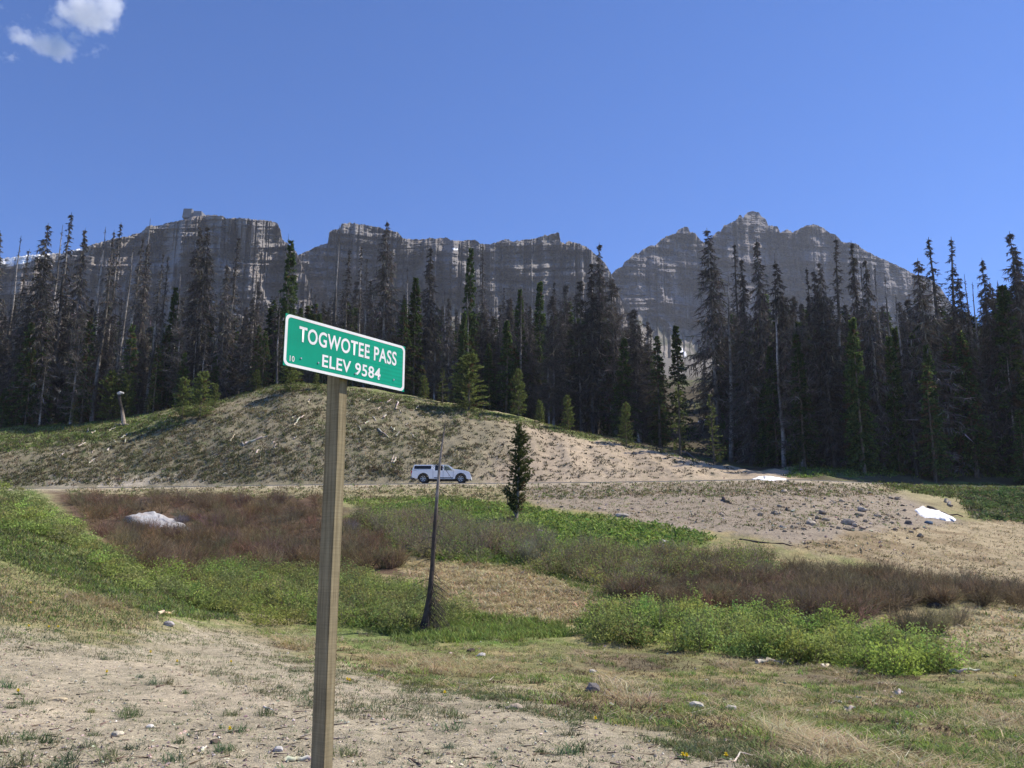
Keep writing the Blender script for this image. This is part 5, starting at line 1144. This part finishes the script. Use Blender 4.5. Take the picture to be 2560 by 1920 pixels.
thicket('willow_thicket', 'olive half leafed willow thicket at the upper side of the dark brown one', [(1330, 1425), (1450, 1455), (1560, 1495), (1700, 1460), (1960, 1440), (1900, 1405), (1640, 1390), (1420, 1398)], 210, .85, .7, np.concatenate([WO, WG[:1]]), 260, .05, np.concatenate([GS, DK]), 26, 6)
thicket('willow_thicket', 'dull green twiggy willow thicket beyond the lone dead pine', [(880, 1312), (1000, 1378), (1100, 1404), (1300, 1412), (1395, 1402), (1385, 1375), (1220, 1335), (1050, 1305), (900, 1290)], 170, 1.15, .85, np.concatenate([WO, WG[:1]]), 250, .06, GS, 34, 7)
thicket('willow_thicket', 'reddish brown leafless willow thicket around the old snow', [(160, 1246), (500, 1250), (800, 1256), (900, 1330), (1015, 1420), (900, 1436), (700, 1425), (560, 1405), (440, 1440), (330, 1425), (250, 1345)], 430, .9, .8, np.array([(.16, .10, .05), (.15, .12, .045)]), 55, .05, BR, 48, 8, excl=[SNOWA], sw=.012)
thicket('willow_thicket', 'yellowish mixed willow fringe between brown and green thickets', [(430, 1450), (560, 1408), (760, 1428), (900, 1440), (880, 1458), (620, 1440), (480, 1470)], 60, .6, .6, np.concatenate([WO, np.array([(.19, .13, .06)])]), 260, .048, BR, 22, 5)
thicket('willow_thicket', 'fresh green willow scrub along the top of the near bank', [(-60, 1225), (60, 1225), (150, 1290), (260, 1362), (400, 1468), (330, 1478), (120, 1350), (-60, 1300)], 90, .42, .6, np.concatenate([WG, WO, WO]), 330, .05, GS * .7, 8, 3)
def shrub(px, py, h, r, label, leafcols, nl, ls, stemcols, nst, ntw, group=None, sw=.01, cat='shrub'):
    p, ok = hit([px], [py]); cpt = p[0]; o = empty('willow_shrub' if nst > 30 else 'cushion_shrub', tuple(cpt)); tag(o, label, cat, group)
    global sample_poly
    keep = sample_poly; sample_poly = lambda *a, **k: np.zeros((1, 3))
    try: f = thicket('foliage' if nl > nst else 'stems', None, None, 1, h, r, leafcols, nl, ls, stemcols, nst, ntw, sw=sw, cat=None)
    finally: sample_poly = keep
    if 'kind' in f.keys(): del f['kind']
    f.parent = o; return o
shrub(2290, 1605, .85, .6, 'leaning bare brown willow bush at the end of the green thicket', WO, 60, .04, DK, 150, 8)
shrub(2345, 1585, .75, .5, 'pale brown willow bush just past the leaning one', WO, 40, .04, DK * 1.4, 120, 8)
shrub(2395, 1560, .6, .45, 'smallest brown willow bush furthest from the green thicket', WO, 40, .04, DK * 1.3, 90, 8)
shrub(2250, 1580, .7, .5, 'brown willow bush wedged between dark and bright thickets', WO, 60, .04, DK, 120, 8)
shrub(1320, 1410, .9, .6, 'grey twiggy willow bush at the lower tip of the dull green thicket', WO, 240, .05, GS, 110, 8)
shrub(878, 1345, .9, .6, 'grey leafless willow bush poking from the reddish thicket', WO, 10, .05, np.array([(.22, .2, .19)]), 140, 8)
shrub(452, 1312, .8, .45, 'grey leafless willow bush just behind the old snow', WO, 5, .05, np.array([(.2, .19, .19)]), 130, 8)
DG = np.array([(.07, .115, .04), (.09, .14, .045)])
CU = [(2452, 1258, .7), (2480, 1275, .8), (2508, 1262, .9), (2528, 1284, 1.0), (2500, 1244, .7), (2545, 1250, .9), (2470, 1240, .6), (2560, 1278, 1.0), (2435, 1275, .55), (2540, 1300, .8), (2495, 1298, .6), (2440, 1240, .6), (2575, 1235, .8), (2520, 1232, .7)]
for i, (px, py, r) in enumerate(CU): shrub(px, py, r * .75, r, 'rounded dark green cushion shrub on the bank under the road', DG, 420, .085, GS * .5, 4, 2, 'cushion shrubs on the bank')

# ------------------------------------------------------------------ snow patches, rocks, dead wood, flowers
M_snow = attr_mat('old_snow', .75, 0, nscale=4, namt=.16, objvar=0, bump=.05, bscale=6, spec=.3)
def snow(poly, th, label, dirty=0., base=.86):
    P = np.array(poly, float); P = P[np.argsort(np.arctan2(P[:, 1] - P[:, 1].mean(), (P[:, 0] - P[:, 0].mean()) * .3))]
    Q = []
    for i in range(len(P)):
        a_, b_ = P[i], P[(i + 1) % len(P)]
        for t in np.linspace(0, 1, 6)[:-1]: Q.append(a_ + (b_ - a_) * t)
    Q = np.array(Q); Q += rng.normal(0, 1, Q.shape) * np.array([2.2, .7]) * (.3 if th < .12 else .6)
    p, ok = hit(Q[:, 0], Q[:, 1]); p = p[ok]; c = p.mean(0); m = MB(); n = len(p); V = []; rings = [(1.02, -.12), (1.0, .02), (.95, .45), (.85, .75), (.65, .95), (.4, 1.0), (.15, 1.0)]
    for s, t in rings:
        X = c[0] + (p[:, 0] - c[0]) * s; Y = c[1] + (p[:, 1] - c[1]) * s; V.append(np.stack([X, Y, zf(X, Y) + th * t * (1 + .55 * fbm(X * 1.3, Y * 1.3, 0, 3, 7)) + .05 * fbm(X * 3.5, Y * 3.5, 0, 3, 8) * (t > .1)], 1))
    V = np.concatenate(V); T = np.array([(k * n + i, k * n + (i + 1) % n, (k + 1) * n + (i + 1) % n, (k + 1) * n + i) for k in range(len(rings) - 1) for i in range(n)])
    V = np.concatenate([V, [[c[0], c[1], float(zf(c[0], c[1])) + th]]]); k = (len(rings) - 1) * n
    T = np.concatenate([T[:, [0, 1, 2]], T[:, [0, 2, 3]], np.array([(k + i, k + (i + 1) % n, len(V) - 1) for i in range(n)])])
    d = sstep(-.1, .5, fbm(V[:, 0] * 2.2, V[:, 1] * 2.2, 0, 4, 13))[:, None] * dirty
    m.add(V, T, np.array([(base, base * .985, base * .985)]) * (1 - d) + np.array([(.42, .35, .31)]) * d); tag(m.build('snow_patch', M_snow, None, True), label, 'snow patch')
snow([(306, 1300), (340, 1288), (382, 1286), (420, 1300), (470, 1322), (484, 1336), (430, 1334), (340, 1316)], .35, 'dirty old snow mound sunk in the reddish willow thicket', .9, .42)
snow([(2288, 1276), (2304, 1268), (2340, 1276), (2390, 1297), (2386, 1305), (2360, 1302), (2335, 1296), (2312, 1296), (2298, 1288)], .14, 'bright white snow patch lying on the brown bank', .35)
snow([(1878, 1199), (1896, 1192), (1920, 1190), (1955, 1196), (1970, 1200), (1935, 1202)], .16, 'white snow strip at the roadside where the cut slope ends', .1)
snow([(1745, 1055), (1762, 1052), (1782, 1055), (1780, 1062), (1760, 1062)], .3, 'small snow patch on the shady forest path', .1)
def rock(px, py, s, label, group=None, col=(.36, .29, .22), flat=.6):
    p, ok = hit([px], [py]); cpt = p[0]; bm = bmesh.new(); bmesh.ops.create_icosphere(bm, subdivisions=2, radius=1)
    sd_ = random.random() * 50
    V = np.array([v.co[:] for v in bm.verts]); f = 1 + .35 * vnoise(V[:, 0] * 1.1 + sd_, V[:, 1] * 1.1, V[:, 2] * 1.1, 3) + .16 * vnoise(V[:, 0] * 2.7 + sd_, V[:, 1] * 2.7, V[:, 2] * 2.7, 4)
    V = V * f[:, None] * np.array([s, s * .8, s * flat]); a = random.random() * 6.28; V[:, 2] = np.maximum(V[:, 2], -s * .3)
    for v, q in zip(bm.verts, V): v.co = q
    me = bpy.data.meshes.new('rock'); bm.to_mesh(me); bm.free()
    at_ = me.color_attributes.new('Col', 'FLOAT_COLOR', 'POINT'); at_.data.foreach_set('color', np.tile(np.array([*col, 1.]), len(V)))
    o = link('rock', me, M_rock, None, (cpt[0], cpt[1], cpt[2] + s * flat * .35)); o.rotation_euler = (0, 0, a); tag(o, label, 'rock', group); return o
rock(2122, 1312, .40, 'largest grey boulder low on the brown bank', None, (.40, .33, .26)); rock(2138, 1316, .25, 'grey boulder touching the side of the largest one on the bank', None, (.40, .33, .26))
rock(2026, 1311, .32, 'second grey boulder on the brown bank, flat topped', None, (.38, .33, .27)); rock(2272, 1311, .30, 'dark boulder on the bank just below the bright snow patch', None, (.17, .15, .14))
rock(2322, 1310, .28, 'blue grey stone beside the bright snow patch', None, (.10, .14, .19)); rock(2155, 1277, .36, 'pale boulder high on the brown bank', None, (.48, .43, .37)); rock(2056, 1284, .3, 'brown rock above the flat topped boulder', None, (.30, .25, .2))
RK = [(1895, 1232), (1962, 1232), (2030, 1290), (2045, 1296), (2065, 1301), (2080, 1318), (2097, 1322), (2120, 1326), (2148, 1290), (2163, 1306), (2195, 1292), (2230, 1308), (2278, 1332), (2300, 1342), (2240, 1325), (1950, 1268), (1942, 1287), (1986, 1320), (1962, 1330), (1988, 1212), (2228, 1248), (2244, 1250), (2175, 1235), (1903, 1290), (1937, 1285), (2010, 1262), (2105, 1255)]
for px, py in RK: rock(px, py, random.uniform(.14, .30), 'small brown rock among the debris on the bank', 'rocks on the bank', (.33, .27, .20))
rock(1552, 1293, .5, 'flat pale rock at the upper edge of the green meadow', None, (.48, .43, .37), .3); rock(1018, 1378, .38, 'dark rock pair at the edge of the dull green thicket', None, (.16, .15, .15)); rock(1488, 1458, .34, 'dark grey rock in the grass before the brown thicket', None, (.15, .15, .16))
rock(1660, 1360, .3, 'lone grey rock standing up in the green meadow', None, (.33, .31, .3)); rock(1662, 1371, .24, 'pale low rock in front of the lone grey one in the meadow', None, (.42, .38, .34)); rock(1350, 1335, .3, 'grey rock in the meadow next to the narrow pine', None, (.3, .28, .27)); rock(1445, 1381, .3, 'dark flat rock near the twiggy willow bush', None, (.2, .18, .17))
rock(2335, 1520, .24, 'black rock under the dark brown willows', None, (.05, .045, .045)); rock(1483, 1732, .13, 'dark upright stone in the straw of the wet strip', None, (.12, .11, .11), .9); rock(1738, 1770, .12, 'white stone in the wet strip', None, (.46, .42, .36)); rock(1826, 1775, .10, 'pale grey stone near the white one in the wet strip', None, (.42, .38, .33)); rock(1480, 1682, .09, 'small white stone near the dark muddy patch', None, (.52, .48, .42))
rock(1290, 1772, .12, 'flat sandy stone at the edge of gravel and straw', None, (.45, .37, .29), .35); rock(146, 1752, .085, 'flat yellowish stone among the near tufts', None, (.55, .45, .30), .3); rock(294, 1838, .05, 'small cream stone in the near gravel', None, (.62, .55, .42)); rock(536, 1858, .055, 'dark wedge of stone in the near gravel', None, (.12, .09, .07), .5); rock(422, 1565, .16, 'grey rock at the brink of the gravel', None, (.33, .3, .29)); rock(696, 1878, .045, 'small pale stone near the foot of the post', None, (.55, .52, .5)); rock(375, 1818, .045, 'white chip of stone in the near gravel', None, (.66, .62, .57), .4)
rock(1178, 1630, .14, 'dark clod of earth beside the lone dead pine', None, (.10, .075, .06), .5)
rock(1205, 1640, .16, 'white patterned stone beyond the straw hummocks', None, (.5, .47, .44), .3)
BL = np.array([(.50, .44, .36), (.42, .36, .30), (.55, .49, .41)])
def stick(pxs, r, label, group=None, col=None, lift=.06, cat='log', name='fallen_branch', taper=.45):
    q = np.array(pxs, float); p, ok = hit(q[:, 0], q[:, 1]); p = p[ok]
    if len(p) < 2: return
    p[:, 2] += r * .6 + lift * np.sin(np.linspace(0, math.pi, len(p))); k = np.linspace(0, len(p) - 1, 7); P = np.stack([np.interp(k, np.arange(len(p)), p[:, j]) for j in range(3)], 1); b = P[0].copy(); P -= b
    P[1:-1] += rng.normal(0, r * .5, (5, 3)); m = MB(); m.tube(P, np.linspace(r, r * taper, 7), 6, pick(BL if col is None else np.array([col]), 7, .12)); o = m.build(name, M_wood, None, True, tuple(b)); tag(o, label, cat, group); return o
stick([(614, 1112), (640, 1104), (668, 1093)], .17, 'thick pale grey log lying alone on the cut slope', name='fallen_log', lift=0, taper=.8)
stick([(1622, 1098), (1660, 1120), (1720, 1138), (1745, 1146)], .2, 'long dark fallen trunk along the crest by the path', None, (.22, .18, .15), 0, name='fallen_log'); stick([(1330, 1043), (1380, 1050), (1450, 1058)], .14, 'fallen trunk hidden in the crest grass past the bushy pine', None, (.25, .21, .17), 0, name='fallen_log')
stick([(575, 1105), (582, 1094), (588, 1087)], .09, 'short bleached branch just uphill of the thick pale log'); stick([(535, 1140), (562, 1138)], .1, 'dark short log low on the cut slope', None, (.14, .11, .09), 0)
stick([(2320, 1270), (2360, 1284), (2408, 1294)], .1, 'thin dark trunk along the upper side of the bright snow patch', None, (.09, .07, .06), 0, name='fallen_log'); stick([(2366, 1254), (2374, 1262), (2381, 1268)], .18, 'stubby pale log end near the cushion shrubs', None, (.36, .31, .25), 0, name='fallen_log')
stick([(1808, 1248), (1818, 1256), (1828, 1261)], .12, 'short brown log on the bank under the road', None, (.2, .15, .11), 0, name='fallen_log'); stick([(1850, 1350), (1900, 1358), (1960, 1363), (2020, 1372)], .06, 'long dark branch lying below the brown bank', None, (.10, .075, .06), 0)
stick([(2374, 1682), (2410, 1684), (2450, 1679)], .05, 'bent pale branch at the end of the bright green thicket'); stick([(1892, 1659), (1925, 1657), (1962, 1653)], .065, 'pale log along the front of the bright green thicket', name='fallen_log', lift=0); stick([(1975, 1654), (1990, 1651)], .04, 'short pale piece beyond the log end at the thicket')
stick([(2054, 1670), (2075, 1667)], .06, 'short whitish slab of wood before the bright green thicket', lift=0); stick([(2240, 1736), (2258, 1734)], .05, 'small pale wood chip in the brown wet ground', lift=0); stick([(2115, 1775), (2138, 1774)], .04, 'pale wood fragment in the tufts of the wet strip', lift=0)
for i in range(16):
    x0 = random.uniform(1895, 1950); y0 = 1650 + random.uniform(-6, 2); stick([(x0, y0), (x0 + random.uniform(-22, 22), y0 + random.uniform(-5, 1))], random.uniform(.010, .02), 'thin grey stick in the heap above the pale log', 'stick heap at the thicket', (.40, .35, .31), .10)
stick([(714, 1904), (740, 1904), (776, 1903)], .02, 'pale stick with a broken end lying against the post', lift=.01, taper=.9); stick([(1835, 1908), (1850, 1898), (1870, 1900), (1890, 1890)], .009, 'crooked pale twig at the border of gravel and straw'); stick([(498, 1880), (515, 1868)], .018, 'stubby pale stick in the near gravel', lift=.01); stick([(660, 1768), (684, 1778)], .012, 'thin pale stick in the gravel beside the post', lift=.01); stick([(1050, 1915), (1022, 1898)], .01, 'dark thin stick in the gravel', None, (.12, .09, .07)); stick([(65, 1620), (102, 1630)], .014, 'dark twig in the upper gravel', None, (.12, .09, .07), .01); stick([(395, 1537), (440, 1532)], .05, 'dry pale stalk bundle at the gravel brink', None, (.5, .4, .25))
WHITE = [[(218, 1082), (222, 1072)], [(228, 1088), (240, 1078)], [(212, 1098), (204, 1112)], [(230, 1135), (237, 1122)], [(268, 1130), (276, 1118)], [(312, 1112), (315, 1096)], [(300, 1100), (318, 1088)], [(288, 1108), (284, 1100)], [(150, 1144), (160, 1134)], [(222, 1158), (246, 1145)], [(330, 1020), (345, 1030), (355, 1026)], [(195, 1118), (215, 1108)], [(272, 1078), (290, 1070)], [(735, 1067), (750, 1052), (760, 1042)], [(730, 1048), (740, 1040)], [(770, 1010), (775, 1000)], [(918, 1003), (930, 995)], [(968, 1010), (978, 1000)], [(990, 1026), (996, 1014), (994, 1006)], [(945, 1075), (960, 1092), (972, 1098)], [(990, 1093), (998, 1082)], [(1028, 1085), (1036, 1098)], [(912, 1062), (924, 1052)], [(932, 1044), (940, 1054)], [(960, 1046), (966, 1040)], [(1026, 1052), (1030, 1044)], [(978, 1158), (984, 1140)], [(985, 1160), (990, 1147)], [(945, 1026), (952, 1018)], [(1004, 1034), (1000, 1026)], [(680, 1112), (686, 1104)], [(640, 1140), (648, 1128)], [(686, 1124), (690, 1112)], [(650, 1150), (652, 1132)], [(560, 1190), (570, 1186)], [(1040, 1024), (1046, 1016)], [(985, 1080), (978, 1068)], [(735, 1100), (742, 1092)], [(610, 1118), (604, 1108)], [(950, 1010), (962, 1006)], [(1015, 1066), (1022, 1058)], [(904, 1080), (896, 1068)]]
for w_ in WHITE: stick(w_, random.uniform(.07, .13), 'bleached twisted root or branch scattered on the cut slope', 'bleached roots on the cut slope', lift=.22, cat='branch')
# leaning broken snag and the low stumps
def snag():
    p, _ = hit([308], [1064]); b = p[0]; o = empty('tree_stump', tuple(b)); tag(o, 'tall broken snag leaning on the hillside, black with a white top', 'stump'); Y = b[1]
    pts = [(309, 1066), (308, 1045), (304, 1022), (299, 1002), (298, 988), (300, 984)]; P = np.array([at(x, y, Y) for x, y in pts]) - b; P[0, 2] = -.1
    m = MB(); m.tube(P, [.32, .24, .21, .2, .22, .12], 9, np.array([(.30, .25, .20), (.32, .26, .21), (.04, .034, .03), (.035, .03, .03), (.06, .05, .045), (.5, .46, .42)])); m.build('trunk', M_bark, o)
    m = MB(); m.tube(P[-1] + np.array([(-.35, 0, .02), (0, 0, .12), (.5, 0, .06)]), [.14, .22, .1], 7, (.62, .58, .54)); m.build('broken_top', M_wood, o)
    m = MB()
    for a in range(7):
        e = np.array([math.cos(a * .9), math.sin(a * .9) * .6, 0]); m.tube(np.array([e * .2 + [0, 0, .15], e * .7 + [0, 0, .0], e * 1.1 + [0, 0, .12 * (a % 3)]]), [.13, .09, .03], 5, (.34, .28, .23))
    m.build('roots', M_wood, o)
snag()
def low_stump(px, py, s, label):
    p, _ = hit([px], [py]); b = p[0]; o = empty('tree_stump', tuple(b)); tag(o, label, 'stump'); m = MB(); m.tube([(0, 0, -.1), (0, 0, .4 * s), (.05, 0, .6 * s)], [.5 * s, .34 * s, .3 * s], 8, (.36, .32, .28)); m.build('trunk', M_wood, o); m = MB()
    for a in range(6):
        e = np.array([math.cos(a * 1.05), math.sin(a * 1.05) * .6, 0]) * s; m.tube(np.array([e * .25 + [0, 0, .2 * s], e * .8, e * 1.3 + [0, 0, .15 * (a % 3)]]), [.14 * s, .1 * s, .03], 5, BL[a % 3])
    m.build('roots', M_wood, o)
low_stump(57, 1058, .9, 'low white stump with roots at the grassy hill edge'); low_stump(430, 1002, .7, 'grey stump half hidden behind the young pines of the long shadow'); low_stump(2083, 1115, 1.2, 'pale uprooted stump in the shade of the dark stand'); low_stump(1286, 1030, .7, 'small pale stump on the crest beside the slim young pine')
stick([(2068, 1130), (2085, 1118), (2128, 1100)], .2, 'pale fallen trunk leaning out of the dark stand', name='fallen_log', lift=.6)
stick([(2098, 1172), (2130, 1150), (2155, 1140)], .14, 'straw coloured fallen trunk in the shadow behind the road', None, (.34, .29, .2), .1, name='fallen_log')
M_petal = simple('yellow_petal', (.85, .66, .02), .6); M_stem = attr_mat('flower_stem', .8, .2, objvar=0)
DN = [(71, 1566), (121, 1568), (144, 1568), (76, 1508), (376, 1631), (442, 1654), (266, 1680), (44, 1728), (574, 1823), (577, 1655), (868, 1699), (874, 1701), (1112, 1732), (1489, 1797), (1708, 1889), (1717, 1892), (1816, 1889), (2540, 1691)]
DL = ['yellow dandelion, nearer to the frame edge in the upper gravel pair', 'yellow dandelion, brightest of the row in the upper gravel', 'faint yellow dandelion beside the brightest upper one', 'yellow dandelion in the grass above the gravel', 'yellow dandelion in a green tuft mid gravel', 'large yellow dandelion by the grey green turf', 'yellow dandelion over a dark rosette in the gravel', 'yellow dandelion nearest the frame edge, above the big tufts', 'yellow dandelion in the gravel close to the post', 'faint yellow dandelion in the turf beside the post', 'yellow dandelion past the post, first of a touching pair', 'yellow dandelion past the post, second of a touching pair', 'faint yellow dandelion in the bare gravel past the post', 'yellow dandelion at the rim of straw and gravel', 'yellow dandelion under a grey tuft, first of a low pair', 'yellow dandelion under a grey tuft, second of a low pair', 'yellow dandelion where gravel meets straw at the bottom', 'yellow dandelion in the green grass past the bent branch']
for (px, py), lab in zip(DN, DL):
    p, _ = hit([px], [py + 9]); b = p[0]; o = empty('dandelion', tuple(b)); tag(o, lab, 'flower', 'dandelions'); hgt = at(px, py, b[1])[2] - b[2]; hgt = min(max(hgt, .03), .3); s = .9 + .045 * b[1]
    m = MB(); n = 26; a = np.arange(n) * 2.4; r_ = .022 * s * np.sqrt(np.arange(n) / n + .1); D = np.stack([np.cos(a) * r_, np.sin(a) * r_, .012 * s * np.ones(n)], 1); m.blades(np.tile([[0, 0, hgt - .006]], (n, 1)), D, np.stack([-np.sin(a), np.cos(a), np.zeros(n)], 1) * .007 * s, (1, 1, 1)); m.blades(np.tile([[0, 0, hgt - .002]], (n, 1)), D * [.6, .6, 2.0], np.stack([-np.sin(a), np.cos(a), np.zeros(n)], 1) * .006 * s, (1, 1, 1)); m.build('flower_head', M_petal, o)
    m = MB(); m.tube([(0, 0, 0), (.003, 0, hgt * .6), (0, 0, hgt)], .0025, 5, (.14, .2, .06)); m.build('stem', M_stem, o)
    m = MB(); n = 9; a = rng.uniform(0, 6.28, n); m.bent(np.zeros((n, 3)), np.stack([np.cos(a) * .07, np.sin(a) * .07, .03 + 0 * a], 1), np.stack([-np.sin(a), np.cos(a), 0 * a], 1) * .008, np.stack([np.cos(a) * .03, np.sin(a) * .03, -.02 + 0 * a], 1), (.07, .12, .04)); m.build('leaf_rosette', M_stem, o)
# ------------------------------------------------------------------ cloud: a real drifting puff of vapour, far above the valley
def cloud():
    Yc = 4200.; mid = at(150, 70, Yc); s = Yc / F
    m, nt, ns, lk = mat_new('cloud_vapour'); oo = ns.new('ShaderNodeOutputMaterial'); pv = ns.new('ShaderNodeVolumePrincipled'); lk.new(pv.outputs[0], oo.inputs['Volume']); pv.inputs['Color'].default_value = (1, 1, 1, 1); pv.inputs['Anisotropy'].default_value = .1
    tc = ns.new('ShaderNodeTexCoord'); P0 = tc.outputs['Object']
    nz = noise(ns, lk, .007, 3, .6); off = ns.new('ShaderNodeVectorMath'); off.operation = 'SUBTRACT'; lk.new(nz.outputs['Color'], off.inputs[0]); off.inputs[1].default_value = (.5, .5, .5)
    sc_ = ns.new('ShaderNodeVectorMath'); sc_.operation = 'SCALE'; lk.new(off.outputs[0], sc_.inputs[0]); sc_.inputs['Scale'].default_value = 110
    ad = ns.new('ShaderNodeVectorMath'); lk.new(P0, ad.inputs[0]); lk.new(sc_.outputs[0], ad.inputs[1]); PV = ad.outputs[0]
    acc = None
    for px, py, rx, ry, st_ in ((225, 35, 75, 38, 1.15), (270, 15, 45, 40, 1.1), (165, 30, 40, 22, .85), (150, 60, 50, 22, .55), (55, 88, 50, 22, .75), (105, 105, 50, 24, .85), (145, 118, 48, 32, 1.05), (190, 90, 40, 26, .45), (225, 135, 30, 14, .5), (250, 110, 35, 22, .32), (15, 142, 45, 14, .4), (0, 18, 22, 16, .5), (70, 48, 36, 12, .22), (310, 85, 28, 12, .14)):
        c = at(px, py, Yc) - mid
        d = ns.new('ShaderNodeVectorMath'); d.operation = 'SUBTRACT'; lk.new(PV, d.inputs[0]); d.inputs[1].default_value = tuple(c)
        q = ns.new('ShaderNodeVectorMath'); q.operation = 'MULTIPLY'; lk.new(d.outputs[0], q.inputs[0]); q.inputs[1].default_value = (1 / (rx * s), 1 / (rx * s * .9), 1 / (ry * s))
        l = ns.new('ShaderNodeVectorMath'); l.operation = 'LENGTH'; lk.new(q.outputs[0], l.inputs[0])
        v = maprange(ns, lk, l.outputs['Value'], 0, 1.45, st_ * 1.3, 0)
        acc = v if acc is None else math_n(ns, lk, 'MAXIMUM', acc, v)
    n2 = noise(ns, lk, .02, 8, .72); e = math_n(ns, lk, 'SUBTRACT', acc, maprange(ns, lk, n2.outputs[0], .28, .72, -.05, .78))
    den = maprange(ns, lk, e, 0, .5, 0, .014); lk.new(den, pv.inputs['Density'])
    mb = MB(); mb.box((-330 * s * .75, -90 * s, -105 * s), (215 * s, 90 * s, 130 * s)); o = mb.build('cloud', m, None, False, tuple(mid)); tag(o, 'small ragged white cloud drifting alone in the upper sky', 'cloud')
    m.cycles.volume_step_rate = 1.0 if hasattr(m, 'cycles') else 1
cloud()
